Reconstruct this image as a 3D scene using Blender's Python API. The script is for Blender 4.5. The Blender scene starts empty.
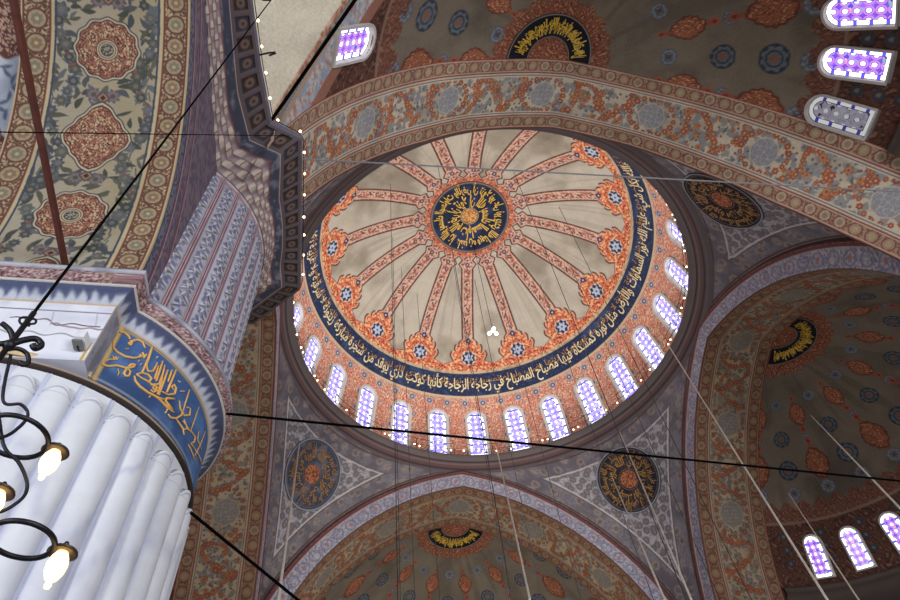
import bpy, math, random
import numpy as np
from mathutils import Matrix, Vector
rng = np.random.default_rng(7)
random.seed(7)
PI = math.pi
SC = bpy.context.scene
COL = SC.collection

# ------------------------------------------------------------------ basics
def sm(e0, e1, x):
    t = np.clip((x - e0) / (e1 - e0), 0, 1)
    return t * t * (3 - 2 * t)

def vnoise(X, Y, seed=0):
    xi = np.floor(X).astype(np.int64); yi = np.floor(Y).astype(np.int64)
    xf = X - xi; yf = Y - yi
    def h(a, b):
        n = (a * 374761393 + b * 668265263 + seed * 1274126177) & 0x7fffffff
        n = ((n ^ (n >> 13)) * 1274126177) & 0x7fffffff
        return ((n ^ (n >> 16)) & 0xffff) / 65535.0
    u = xf * xf * (3 - 2 * xf); v = yf * yf * (3 - 2 * yf)
    return (h(xi, yi) * (1 - u) + h(xi + 1, yi) * u) * (1 - v) + (h(xi, yi + 1) * (1 - u) + h(xi + 1, yi + 1) * u) * v

def fbm(X, Y, seed=0, o=4):
    s = 0; a = .5
    for k in range(o):
        s = s + a * vnoise(X * 2 ** k, Y * 2 ** k, seed + k * 17); a *= .5
    return s / (1 - .5 ** o)

def curl(X, Y, s, seed=0):
    """lacy scroll pattern, 0..1"""
    x = X / s; y = Y / s
    a = 1.6 * np.sin(y * 2.1 + seed) + 1.1 * np.sin(x * 1.3 - y * .7 + seed * 2)
    b = 1.6 * np.sin(x * 1.9 + seed * 3) + 1.1 * np.sin(y * 1.4 + x * .6)
    return .5 + .5 * np.sin(x * 2.7 + a) * np.cos(y * 2.7 + b)

def cells(X, Y, s, seed=0):
    """cellular pattern: returns distance to nearest jittered point (in cell units) and a random per cell"""
    x = X / s; y = Y / s
    xi = np.floor(x).astype(np.int64); yi = np.floor(y).astype(np.int64)
    best = np.full(X.shape, 9.); rid = np.zeros(X.shape)
    for dx in (-1, 0, 1):
        for dy in (-1, 0, 1):
            cx = xi + dx; cy = yi + dy
            n = (cx * 73856093 ^ cy * 19349663 ^ (seed * 83492791)) & 0x7fffffff
            n = ((n ^ (n >> 13)) * 1274126177) & 0x7fffffff
            r1 = (n & 1023) / 1023.; r2 = ((n >> 10) & 1023) / 1023.; r3 = ((n >> 20) & 1023) / 1023.
            d = np.hypot(cx + .15 + .7 * r1 - x, cy + .15 + .7 * r2 - y)
            m = d < best
            best = np.where(m, d, best); rid = np.where(m, r3, rid)
    return best, rid

def mix(A, B, m):
    if np.ndim(m) == 2: m = m[..., None]
    return A * (1 - m) + np.asarray(B, float) * m

def C3(r, g, b): return np.array([r, g, b], float) / 255.

class Canvas:
    """a painted surface: colours on a regular grid, u along columns and v along rows, in metres"""
    def __init__(s, w, h, nx, ny, col):
        s.w, s.h, s.nx, s.ny = w, h, nx, ny
        s.u = np.linspace(0, w, nx); s.v = np.linspace(0, h, ny)
        s.U, s.V = np.meshgrid(s.u, s.v)
        s.a = np.empty((ny, nx, 3)); s.a[:] = col
        s.px = max(w / (nx - 1), h / (ny - 1))
    def win(s, cx, cy, r):
        i0 = max(0, int((cx - r) / s.w * (s.nx - 1))); i1 = min(s.nx, int((cx + r) / s.w * (s.nx - 1)) + 2)
        j0 = max(0, int((cy - r) / s.h * (s.ny - 1))); j1 = min(s.ny, int((cy + r) / s.h * (s.ny - 1)) + 2)
        if i1 <= i0 or j1 <= j0: return None, None, None
        sl = (slice(j0, j1), slice(i0, i1))
        return sl, s.U[sl] - cx, s.V[sl] - cy
    def put(s, sl, m, col): s.a[sl] = mix(s.a[sl], col, np.clip(m, 0, 1))
    def shape(s, cx, cy, r, fn, col):
        sl, X, Y = s.win(cx, cy, r)
        if sl is None: return
        s.put(sl, sm(s.px * .8, -s.px * .8, fn(X, Y)), col)
    def disc(s, cx, cy, r, col): s.shape(cx, cy, r + s.px * 2, lambda X, Y: np.hypot(X, Y) - r, col)
    def ring(s, cx, cy, r, w, col): s.shape(cx, cy, r + w + s.px * 2, lambda X, Y: np.abs(np.hypot(X, Y) - r) - w / 2, col)
    def lobed(s, cx, cy, r, n, amp, col, rot=0):
        s.shape(cx, cy, r * (1 + amp) + s.px * 2, lambda X, Y: np.hypot(X, Y) - r * (1 + amp * np.cos(n * (np.arctan2(Y, X) - rot))), col)
    def leaf(s, cx, cy, L, w, rot, col):
        c, q = math.cos(rot), math.sin(rot)
        def f(X, Y):
            x = X * c + Y * q; y = -X * q + Y * c
            t = np.clip((x / L) + .5, 0, 1)
            return np.where((x < -L / 2) | (x > L / 2), 1., np.abs(y - .25 * w * np.sin(t * PI)) - w * .5 * np.sin(PI * t ** .8))
        s.shape(cx, cy, L * .6 + w, f, col)
    def line(s, pts, w, col):
        pts = np.asarray(pts, float)
        for p, q in zip(pts[:-1], pts[1:]):
            d = q - p; L2 = float(d @ d) + 1e-9; c = (p + q) / 2
            def f(X, Y):
                X = X + c[0] - p[0]; Y = Y + c[1] - p[1]
                t = np.clip((X * d[0] + Y * d[1]) / L2, 0, 1)
                return np.hypot(X - t * d[0], Y - t * d[1]) - w / 2
            s.shape(c[0], c[1], math.sqrt(L2) / 2 + w + s.px * 2, f, col)
    def flower(s, cx, cy, r, cols, n=8, rot=0):
        s.lobed(cx, cy, r, n, .16, cols[0], rot)
        s.lobed(cx, cy, r * .74, n, .12, cols[1], rot + .3)
        s.disc(cx, cy, r * .36, cols[2])

def new_mesh(name, V, F, mat=None, smooth=False, col=None, uv=None):
    """F: list of index tuples or an (n,4)/(n,3) array"""
    me = bpy.data.meshes.new(name)
    V = np.asarray(V, np.float32)
    if isinstance(F, np.ndarray):
        n, k = F.shape
        me.vertices.add(len(V)); me.vertices.foreach_set('co', V.ravel())
        me.loops.add(n * k); me.loops.foreach_set('vertex_index', F.astype(np.int32).ravel())
        me.polygons.add(n); me.polygons.foreach_set('loop_start', np.arange(0, n * k, k, dtype=np.int32))
        me.update(calc_edges=True)
    else:
        me.from_pydata([tuple(v) for v in V], [], F); me.update()
    if col is not None:
        at = me.color_attributes.new('paint', 'BYTE_COLOR', 'POINT')
        c = np.ones((len(V), 4), np.float32); c[:, :3] = np.clip(np.asarray(col).reshape(-1, 3), 0, 1)
        at.data.foreach_set('color_srgb', c.ravel())
    if uv is not None:
        l = me.uv_layers.new(name='UVMap'); idx = np.empty(len(me.loops), np.int32); me.loops.foreach_get('vertex_index', idx)
        l.data.foreach_set('uv', np.asarray(uv, np.float32)[idx].ravel())
    if smooth: me.polygons.foreach_set('use_smooth', np.ones(len(me.polygons), bool))
    if mat: me.materials.append(mat)
    return me

def link(name, me, parent=None):
    o = bpy.data.objects.new(name, me); COL.objects.link(o)
    if parent: o.parent = parent
    return o

def tag(o, label=None, cat=None, group=None, kind=None):
    if label: o['label'] = label
    if cat: o['category'] = cat
    if group: o['group'] = group
    if kind: o['kind'] = kind
    return o

def empty(name, loc=(0, 0, 0)):
    o = bpy.data.objects.new(name, None); COL.objects.link(o); o.location = loc; o.empty_display_size = .2
    return o

def grid(name, P, mat, parent=None, col=None, keep=None, smooth=True, wrap=False):
    H, W = P.shape[:2]
    I = np.arange(H * W).reshape(H, W)
    if wrap: I = np.concatenate([I, I[:, :1]], 1)
    F = np.stack([I[:-1, :-1], I[:-1, 1:], I[1:, 1:], I[1:, :-1]], -1)
    if keep is not None:
        k = keep[:-1, :-1] & keep[1:, :-1] & keep[:-1, 1:] & keep[1:, 1:] if keep.shape == (H, W) else keep
        F = F[k]
    return link(name, new_mesh(name, P.reshape(-1, 3), F.reshape(-1, 4), mat, smooth, col), parent)

class MB:
    def __init__(s): s.v = []; s.f = []
    def add(s, V, F):
        b = len(s.v); s.v += [tuple(map(float, p)) for p in V]; s.f += [tuple(i + b for i in f) for f in F]; return s
    def tube(s, pts, r, n=6, caps=True, closed=False):
        pts = [Vector(p) for p in pts]; m = len(pts); rr = r if hasattr(r, '__len__') else [r] * m
        V = []; prev = None
        for i, p in enumerate(pts):
            t = ((pts[(i + 1) % m] - pts[i - 1]) if closed else (pts[min(i + 1, m - 1)] - pts[max(i - 1, 0)])).normalized()
            if prev is None:
                a = Vector((0, 0, 1)) if abs(t.z) < .9 else Vector((1, 0, 0)); x = t.cross(a).normalized()
            else: x = (prev - t * prev.dot(t)).normalized()
            prev = x; y = t.cross(x)
            for k in range(n):
                a = 2 * PI * k / n; V.append(p + (x * math.cos(a) + y * math.sin(a)) * rr[i])
        F = []
        for i in range(m if closed else m - 1):
            for k in range(n):
                j = (i + 1) % m
                F.append((i * n + k, i * n + (k + 1) % n, j * n + (k + 1) % n, j * n + k))
        if caps and not closed: F += [tuple(range(n))[::-1], tuple(range((m - 1) * n, m * n))]
        return s.add(V, F)
    def box(s, c, d, R=None):
        V = []
        for x in (-1, 1):
            for y in (-1, 1):
                for z in (-1, 1):
                    p = Vector((x * d[0] / 2, y * d[1] / 2, z * d[2] / 2))
                    if R is not None: p = R @ p
                    V.append(p + Vector(c))
        return s.add(V, [(0, 1, 3, 2), (4, 6, 7, 5), (0, 4, 5, 1), (2, 3, 7, 6), (0, 2, 6, 4), (1, 5, 7, 3)])
    def lathe(s, prof, n=16, c=(0, 0, 0), M=None):
        V = []
        for r, z in prof:
            for k in range(n):
                a = 2 * PI * k / n; p = Vector((r * math.cos(a), r * math.sin(a), z))
                if M is not None: p = M @ p
                V.append(p + Vector(c))
        F = [(i * n + k, i * n + (k + 1) % n, (i + 1) * n + (k + 1) % n, (i + 1) * n + k) for i in range(len(prof) - 1) for k in range(n)]
        return s.add(V, F)
    def ball(s, c, r, n=8, m=5, sz=1):
        return s.lathe([(max(1e-4, r * math.sin(PI * i / m)), -r * sz * math.cos(PI * i / m)) for i in range(m + 1)], n, c)
    def mesh(s, name, mat, smooth=False): return new_mesh(name, s.v, s.f, mat, smooth)
    def obj(s, name, mat, parent=None, smooth=False): return link(name, s.mesh(name, mat, smooth), parent)

# ------------------------------------------------------------------ materials
def lin(c): return tuple((x / 12.92 if x <= .04045 else ((x + .055) / 1.055) ** 2.4) for x in c)
def mat_base(name):
    m = bpy.data.materials.new(name); m.use_nodes = True; n = m.node_tree.nodes
    return m, n, m.node_tree.links, n['Principled BSDF']
def painted(name, rough=.8, var=.22, scale=.9, fine=14, sat=1.):
    m, n, l, b = mat_base(name)
    at = n.new('ShaderNodeAttribute'); at.attribute_name = 'paint'
    tc = n.new('ShaderNodeTexCoord')
    n1 = n.new('ShaderNodeTexNoise'); n1.inputs['Scale'].default_value = scale; n1.inputs['Detail'].default_value = 8
    n2 = n.new('ShaderNodeTexNoise'); n2.inputs['Scale'].default_value = fine; n2.inputs['Detail'].default_value = 3
    l.new(tc.outputs['Object'], n1.inputs['Vector']); l.new(tc.outputs['Object'], n2.inputs['Vector'])
    ad = n.new('ShaderNodeMath'); ad.operation = 'ADD'
    l.new(n1.outputs['Fac'], ad.inputs[0]); l.new(n2.outputs['Fac'], ad.inputs[1])
    mr = n.new('ShaderNodeMapRange'); mr.inputs['From Min'].default_value = .6; mr.inputs['From Max'].default_value = 1.4
    mr.inputs['To Min'].default_value = 1 - var; mr.inputs['To Max'].default_value = 1 + var
    l.new(ad.outputs[0], mr.inputs['Value'])
    mx = n.new('ShaderNodeVectorMath'); mx.operation = 'SCALE'
    l.new(at.outputs['Color'], mx.inputs[0]); l.new(mr.outputs[0], mx.inputs['Scale'])
    hs = n.new('ShaderNodeHueSaturation'); hs.inputs['Saturation'].default_value = sat
    l.new(mx.outputs[0], hs.inputs['Color']); l.new(hs.outputs[0], b.inputs['Base Color'])
    b.inputs['Roughness'].default_value = rough; b.inputs['Specular IOR Level'].default_value = .25
    bp = n.new('ShaderNodeBump'); bp.inputs['Strength'].default_value = .08; bp.inputs['Distance'].default_value = .02
    l.new(n2.outputs['Fac'], bp.inputs['Height']); l.new(bp.outputs[0], b.inputs['Normal'])
    return m
def plain(name, c, rough=.6, metal=0, var=.12, scale=3., bump=0):
    m, n, l, b = mat_base(name)
    tc = n.new('ShaderNodeTexCoord'); nz = n.new('ShaderNodeTexNoise'); nz.inputs['Scale'].default_value = scale; nz.inputs['Detail'].default_value = 6
    l.new(tc.outputs['Object'], nz.inputs['Vector'])
    cr = n.new('ShaderNodeValToRGB'); cl = lin(c)
    cr.color_ramp.elements[0].position = .3; cr.color_ramp.elements[1].position = .7
    cr.color_ramp.elements[0].color = tuple(x * (1 - var) for x in cl) + (1,); cr.color_ramp.elements[1].color = tuple(min(1, x * (1 + var)) for x in cl) + (1,)
    l.new(nz.outputs['Fac'], cr.inputs[0]); l.new(cr.outputs[0], b.inputs['Base Color'])
    b.inputs['Roughness'].default_value = rough; b.inputs['Metallic'].default_value = metal
    if bump:
        bp = n.new('ShaderNodeBump'); bp.inputs['Strength'].default_value = bump; bp.inputs['Distance'].default_value = .02
        l.new(nz.outputs['Fac'], bp.inputs['Height']); l.new(bp.outputs[0], b.inputs['Normal'])
    return m
def glow(name, c, s, sample=False):
    m, n, l, b = mat_base(name)
    b.inputs['Base Color'].default_value = lin(c) + (1,); b.inputs['Emission Color'].default_value = lin(c) + (1,)
    b.inputs['Emission Strength'].default_value = s; b.inputs['Roughness'].default_value = .3
    if not sample: m.cycles.emission_sampling = 'NONE'
    return m
def stained(name, W, strength, inner, dots, accents):
    """leaded stained glass lit by daylight: white and violet border strips, a lattice of white hexagons inside"""
    m, n, l, b = mat_base(name)
    uv = n.new('ShaderNodeUVMap'); sx = n.new('ShaderNodeSeparateXYZ'); l.new(uv.outputs[0], sx.inputs[0])
    def M(op, a, bb=None, cc=None):
        q = n.new('ShaderNodeMath'); q.operation = op
        for i, v in enumerate((a, bb, cc)):
            if v is None: continue
            if isinstance(v, (int, float)): q.inputs[i].default_value = v
            else: l.new(v, q.inputs[i])
        return q.outputs[0]
    def MX(f, A, B):
        q = n.new('ShaderNodeMix'); q.data_type = 'RGBA'
        for s_, v in ((q.inputs[0], f), (q.inputs[6], A), (q.inputs[7], B)):
            if isinstance(v, tuple): s_.default_value = lin(v) + (1,)
            elif isinstance(v, (int, float)): s_.default_value = v
            else: l.new(v, s_)
        return q.outputs[2]
    at = n.new('ShaderNodeAttribute'); at.attribute_name = 'edge'           # distance to the opening's edge
    e = M('MULTIPLY', at.outputs['Fac'], 1.0)
    u, v = sx.outputs[0], sx.outputs[1]
    p = W / 3.0
    # hexagon lattice
    fu = M('SUBTRACT', M('FRACT', M('ADD', M('DIVIDE', u, p), .5)), .5); fv = M('SUBTRACT', M('FRACT', M('DIVIDE', v, p * 1.15)), .5)
    d = M('SQRT', M('ADD', M('MULTIPLY', fu, fu), M('MULTIPLY', fv, fv)))
    hexa = M('LESS_THAN', d, .23)
    rim = M('LESS_THAN', M('ABSOLUTE', M('SUBTRACT', d, .40)), .09)
    vo = n.new('ShaderNodeTexVoronoi'); vo.inputs['Scale'].default_value = 2.6 / p; vo.voronoi_dimensions = '2D'; l.new(uv.outputs[0], vo.inputs['Vector'])
    wn = n.new('ShaderNodeTexWhiteNoise'); wn.noise_dimensions = '3D'; l.new(vo.outputs['Color'], wn.inputs['Vector'])
    r = wn.outputs['Value']
    c = MX(M('GREATER_THAN', r, .45), inner[0], inner[1])
    c = MX(M('GREATER_THAN', r, .72), c, inner[2])
    c = MX(M('GREATER_THAN', r, .88), c, accents[0])
    c = MX(M('GREATER_THAN', r, .95), c, accents[1])
    c = MX(rim, c, inner[3]); c = MX(hexa, c, dots)
    # lead between inside and border
    c = MX(M('LESS_THAN', e, W * .19), c, (.2, .17, .35))
    # border
    st = M('LESS_THAN', M('FRACT', M('ADD', M('DIVIDE', v, W * .52), .2)), .76)
    bc = MX(st, (.30, .25, .75), (1, 1, 1))
    c = MX(M('LESS_THAN', e, W * .165), c, bc)
    c = MX(M('LESS_THAN', e, W * .02), c, (.25, .24, .3))
    b.inputs['Base Color'].default_value = (.02, .02, .02, 1); b.inputs['Roughness'].default_value = .25
    l.new(c, b.inputs['Emission Color']); b.inputs['Emission Strength'].default_value = strength
    return m

PAINT = painted('aged_painted_plaster', sat=.88)
PAINTD = painted('painted_dome_plaster', var=.16, sat=.90)
PAINTF = painted('painted_plaster_fine', var=.12, scale=1.5, fine=22, sat=.86)
MARBLE = painted('white_marble', rough=.45, var=.07, scale=1.1, fine=5)
GOLD = plain('gilded_letters', (.86, .70, .28), .45, .15, .2)
GOLDC = plain('cream_gold_letters', (.85, .78, .60), .6, 0, .15)
GOLDD = plain('dull_gold_letters', (.66, .48, .20), .5, .1, .2)
AMBER = plain('amber_letters', (.84, .68, .24), .5, 0, .2)
IRON = plain('black_iron', (.07, .06, .09), .5, .3, .3)
RUST = plain('rusty_red_iron', (.33, .15, .10), .7, .1, .3, 6)
BLACK = plain('black_cable', (.02, .02, .024), .95); BLACK.node_tree.nodes['Principled BSDF'].inputs['Specular IOR Level'].default_value = .05
WHITEC = plain('white_cord', (.80, .77, .72), .7)
GREYC = plain('dark_grey_wire', (.20, .18, .18), .7)
PALEC = plain('pale_grey_wire', (.48, .47, .48), .6)
FRAME = plain('plaster_window_surround', (.74, .72, .70), .8, 0, .1)
LIPM = plain('grey_brown_cornice', (.33, .28, .27), .8, 0, .25, 2)
BRONZE = plain('bronze_collar', (.27, .21, .18), .5, .2, .3)
BOXW = plain('white_painted_metal', (.84, .84, .85), .5)
GLASSD = plain('dark_lamp_cap', (.30, .23, .16), .35, .3)
BULB = glow('warm_bulb', (1, .88, .70), 4.5)
LAMP = glow('lamp_flame', (1, .86, .60), 2.4)
PANE_D = stained('dome_glass', 1.26, 2.1, ((.50, .46, .80), (.62, .60, .90), (.36, .30, .70), (.55, .50, .85)), (1, .98, 1), ((.75, .55, .85), (.9, .9, 1)))
PANE_S = stained('semi_dome_glass', 1.0, 2.2, ((.38, .22, .62), (.46, .30, .72), (.25, .22, .68), (.58, .40, .68)), (1, 1, 1), ((.95, .62, .20), (.12, .62, .50)))

# ------------------------------------------------------------------ writing
_F = dict(zip('ءآأؤإئابةتثجحخدذرزسشصضطظعغفقكلمنهوىي', [
 (0xFE80,0),(0xFE81,1),(0xFE83,1),(0xFE85,1),(0xFE87,1),(0xFE89,3),(0xFE8D,1),(0xFE8F,3),(0xFE93,1),(0xFE95,3),(0xFE99,3),(0xFE9D,3),(0xFEA1,3),(0xFEA5,3),
 (0xFEA9,1),(0xFEAB,1),(0xFEAD,1),(0xFEAF,1),(0xFEB1,3),(0xFEB5,3),(0xFEB9,3),(0xFEBD,3),(0xFEC1,3),(0xFEC5,3),(0xFEC9,3),(0xFECD,3),(0xFED1,3),(0xFED5,3),(0xFED9,3),
 (0xFEDD,3),(0xFEE1,3),(0xFEE5,3),(0xFEE9,3),(0xFEED,1),(0xFEEF,1),(0xFEF1,3)]))
def shape_arabic(t):
    t = t.replace('لا', '\u0001')
    out = []
    def dual(c): return c == '\u0001' and 1 or (_F[c][1] if c in _F else 0)
    for i, c in enumerate(t):
        if c != '\u0001' and c not in _F: out.append(c); continue
        pj = i > 0 and dual(t[i - 1]) == 3
        nx = i + 1 < len(t) and dual(t[i + 1]) in (1, 3) and t[i + 1] != 'ء'
        base, k = (0xFEFB, 1) if c == '\u0001' else _F[c]
        if k == 0: out.append(chr(base)); continue
        nj = k == 3 and nx
        f = (3 if nj else 1) if pj else (2 if nj else 0)
        out.append(chr(base + f))
    return ''.join(reversed(out))
def text_geo(s, bold=.0, res=3):
    cu = bpy.data.curves.new('lettering', 'FONT'); cu.body = shape_arabic(s); cu.size = 1; cu.resolution_u = res; cu.offset = bold
    o = bpy.data.objects.new('lettering', cu); COL.objects.link(o)
    dg = bpy.context.evaluated_depsgraph_get(); dg.update()
    me = o.evaluated_get(dg).to_mesh()
    V = np.empty(len(me.vertices) * 3, np.float32); me.vertices.foreach_get('co', V); V = V.reshape(-1, 3)[:, :2].copy()
    F = [tuple(p.vertices) for p in me.polygons]
    o.evaluated_get(dg).to_mesh_clear(); bpy.data.objects.remove(o); bpy.data.curves.remove(cu)
    V -= V.min(0); return V, F

VERSE = 'الله نور السماوات والأرض مثل نوره كمشكاة فيها مصباح المصباح في زجاجة الزجاجة كأنها كوكب دري يوقد من شجرة مباركة زيتونة لا شرقية ولا غربية'
VERSE_END = ' يكاد زيتها يضيء ولو لم تمسسه نار نور على نور يهدي الله لنوره من يشاء ويضرب الله الأمثال للناس والله بكل شيء عليم'
VERSE2 = 'إن الله يمسك السماوات والأرض أن تزولا'
VERSE3 = 'نور على نور يهدي الله لنوره من يشاء'

# ------------------------------------------------------------------ camera (solved from the ring, the windows and the four arches)
CP = np.array([-8.2632, -22.2718, 1.598]); PIT, YAW, ROL, FPX = .9639, .2533, -.145, 654.22
f_ = np.array([math.cos(PIT) * math.sin(YAW), math.cos(PIT) * math.cos(YAW), math.sin(PIT)])
u0 = np.array([-math.sin(PIT) * math.sin(YAW), -math.sin(PIT) * math.cos(YAW), math.cos(PIT)])
r0 = np.cross(f_, u0); R_ = r0 * math.cos(ROL) + u0 * math.sin(ROL); U_ = np.cross(R_, f_)
cam = bpy.data.cameras.new('camera'); co = bpy.data.objects.new('camera', cam); COL.objects.link(co)
co.matrix_world = Matrix(((R_[0], U_[0], -f_[0], CP[0]), (R_[1], U_[1], -f_[1], CP[1]), (R_[2], U_[2], -f_[2], CP[2]), (0, 0, 0, 1)))
cam.sensor_width = 36; cam.lens = FPX / 900 * 36; cam.clip_start = .05; cam.clip_end = 500
SC.camera = co

# ------------------------------------------------------------------ palette
PLAST = C3(182, 173, 156); ORANGE = C3(196, 92, 48); DKRED = C3(120, 44, 30); CREAM = C3(212, 188, 156)
NAVY = C3(20, 38, 78); BEIGE = C3(190, 164, 128); PINK = C3(196, 128, 104); INK = C3(58, 40, 44); GREYB = C3(150, 158, 172)

# ------------------------------------------------------------------ dome
RD, ZD = 12.949, 33.554
RINGZ, RINGR = 32.85, 11.75
def dome_pt(az, v, off=0):
    ph = v / RD; r = (RD - off) * np.sin(ph)
    return np.stack([r * np.cos(az), r * np.sin(az), ZD + (RD - off) * np.cos(ph) + 0 * az], -1)
WIN_AZ = [math.radians(163.86 - 360 / 27 * k) for k in range(27)]
def paint_dome(nx=2100, ny=360, v0=2.85, v1=20.6):
    az = np.linspace(0, 2 * PI, nx, endpoint=False); v = np.linspace(v0, v1, ny)
    A, V = np.meshgrid(az, v)
    rr = RD * np.sin(V / RD)
    st = 2 * PI / 16; a0 = math.radians(174.67)
    da = (A - a0 + st / 2) % st - st / 2
    x = da * rr; ax = np.abs(x); X = A * rr
    XP, YP = V * np.cos(A), V * np.sin(A); blot = fbm(XP * .35 + 50, YP * .35 + 50, 3, 5)
    c = mix(np.broadcast_to(PLAST, A.shape + (3,)).copy(), C3(146, 136, 118), sm(.45, .75, blot))
    c = mix(c, C3(118, 108, 92), sm(.62, .8, fbm(XP * .22 + 29, YP * .22 + 31, 8, 4)) * .8)
    streak = vnoise(A * 46, V * .12, 21)
    c = mix(c, C3(150, 140, 122), .35 * sm(.6, .9, streak))
    # half width of the painted ribs and lobes
    hw = np.full(V.shape, .46)
    hw = np.where(V < 4.5, .44 + .28 * np.clip(1 - np.abs(V - 4.1) / .35, 0, 1), hw)
    hw = np.where(V < 3.7, .46 + (3.7 - V) * .9, hw)
    hw = np.where((V > 10.1), .46 + np.clip((V - 10.1) / .25, 0, 1) * .28, hw)
    hw = np.where((V > 10.55), 1.02 + .10 * np.sin((V - 10.55) * 5), hw)
    hw = np.where((V > 11.1), 1.36 + .12 * np.sin((V - 11.1) * 5), hw)
    hw = np.where((V > 11.85), 1.15 + (V - 11.85) * 2.6, hw)
    hw = np.where((V > 12.15) | (V < 3.3), 9., hw)
    scal = 12.45 - .22 * np.abs(np.sin(da / st * PI * 4))
    s = hw - ax
    inside = s > 0
    t = curl(x, V, .30, 1.3); t2 = curl(x + 5, V, .21, 4.1)
    lobe = V > 10.2
    rib = mix(np.broadcast_to(C3(186, 122, 100), A.shape + (3,)), C3(206, 178, 152), sm(.52, .66, t) * .8)
    rib = mix(rib, C3(70, 60, 74), sm(.66, .78, t2) * .9); rib = mix(rib, C3(140, 64, 50), sm(.32, .24, t) * .6)
    lob = mix(np.broadcast_to(C3(200, 92, 38), A.shape + (3,)), C3(222, 164, 108), sm(.55, .68, t))
    lob = mix(lob, C3(128, 34, 20), sm(.36, .24, t2))
    pat = np.where(lobe[..., None], lob, rib)
    inner = V < 3.4
    pat = np.where(inner[..., None], mix(lob, C3(190, 110, 84), .35), pat)
    c = np.where(inside[..., None], pat, c)
    c = mix(c, C3(84, 50, 50), .85 * sm(.085, .04, np.abs(s - .02)) * (np.abs(hw) < 8))
    c = mix(c, C3(206, 170, 140), sm(.07, .03, np.abs(s - .15)) * (np.abs(hw) < 8) * .8)
    c = mix(c, C3(126, 62, 50), sm(.07, .03, np.abs(V - 3.31)) * (ax > .5))
    # rosettes in the lobes
    d = np.hypot(x, V - 11.62); th = np.arctan2(V - 11.62, x)
    c = mix(c, C3(206, 186, 168), sm(.62, .56, d)); c = mix(c, C3(34, 44, 84), sm(.52, .46, d * (1 + .12 * np.cos(8 * th))))
    c = mix(c, C3(176, 186, 204), sm(.34, .28, d * (1 + .25 * np.cos(6 * th)))); c = mix(c, C3(60, 70, 110), sm(.10, .06, d))
    d = np.hypot(x, V - 10.25); c = mix(c, C3(52, 54, 92), sm(.24, .18, d)); c = mix(c, C3(190, 180, 180), sm(.10, .06, d))
    d = np.hypot(x, V - 4.1); c = mix(c, C3(70, 64, 96), sm(.2, .14, d)); c = mix(c, C3(200, 170, 150), sm(.08, .05, d))
    # beige fillet, navy band, beige fillet
    c = np.where((V > 12.66)[..., None], mix(np.broadcast_to(BEIGE, c.shape), C3(120, 96, 74), sm(.5, .7, vnoise(X * 6, V * 6, 5)) * .5), c)
    nv = mix(np.broadcast_to(NAVY, c.shape), C3(34, 60, 104), sm(.55, .75, fbm(X * 1.2, V * 1.2, 31, 3)))
    nv = mix(nv, C3(96, 92, 84), sm(.74, .82, curl(X, V, .2, 2.2)) * .55)
    c = np.where((V > 12.93)[..., None], nv, c)
    c = np.where((V > 14.74)[..., None], BEIGE, c)
    # window zone
    t = curl(X, V, .24, .4); t2 = curl(X + 3, V, .17, 2.6)
    z = mix(np.broadcast_to(C3(198, 126, 92), c.shape), C3(218, 178, 146), sm(.5, .66, t)); z = mix(z, C3(166, 74, 46), sm(.40, .26, t2)); z = mix(z, C3(110, 106, 126), sm(.78, .86, t2))
    fa = (A - WIN_AZ[0]) / (2 * PI / 27) + .5; fx = (fa % .5 - .25) * 2 * PI / 27 * rr
    fyv = (V - 15.35) % 1.45 - .0
    d = np.hypot(fx, np.minimum(fyv, 1.45 - fyv))
    z = mix(z, C3(150, 150, 160), sm(.30, .24, d)); z = mix(z, C3(70, 76, 104), sm(.21, .15, d)); z = mix(z, C3(190, 186, 186), sm(.1, .06, d))
    z = mix(z, C3(160, 150, 160), sm(.06, .02, np.abs(V - 15.05)) * sm(.3, .6, np.sin(A * 320)))
    c = np.where((V > 14.93)[..., None], z, c)
    return az, v, A, V, c
def arch_sd(X, Y, w, h):
    """signed distance (inside < 0) to a round-headed opening, foot at Y = 0, width w, height h"""
    r = w / 2; yc = h - r
    side = np.abs(X) - r
    head = np.hypot(X, np.maximum(Y - yc, 0)) - r
    return np.maximum(np.where(Y > yc, head, side), -Y)
DW, DH, DV0 = 1.62, 4.05, 15.95             # dome windows: width, height, arc distance of their heads
az, v, A, V, c = paint_dome()
keep = np.ones(A.shape, bool)
for a in WIN_AZ:
    d = (A - a + PI) % (2 * PI) - PI
    keep &= ~(arch_sd(d * RD * np.sin(V / RD), DV0 + DH - V, DW - .14, DH - .1) < 0)
kf = keep & np.roll(keep, -1, 1); kf = kf[:-1] & kf[1:]
dome = grid('dome_ceiling', dome_pt(A, V), PAINTD, None, c, kf, True, True)
tag(dome, 'great central dome painted with orange ribs on cream plaster above a ring of windows', 'dome', kind='structure')
# central medallion crown behind the roundel
def lathe_grid(name, prof, mat, n=256, col=None, parent=None, c=(0, 0)):
    a = np.linspace(0, 2 * PI, n, endpoint=False); p = np.asarray(prof, float)
    P = np.stack([c[0] + p[:, :1] * np.cos(a), c[1] + p[:, :1] * np.sin(a), np.repeat(p[:, 1:2], n, 1)], -1)
    return grid(name, P, mat, parent, col, None, True, True)

# ---- writing helpers on curved surfaces
def put_text(V, F, fn, name, mat, parent=None):
    """map flat letter outlines through fn(x, y) -> points, with a little thickness towards the room"""
    P = fn(V[:, 0], V[:, 1])
    return link(name, new_mesh(name, P, F, mat), parent)

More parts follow.
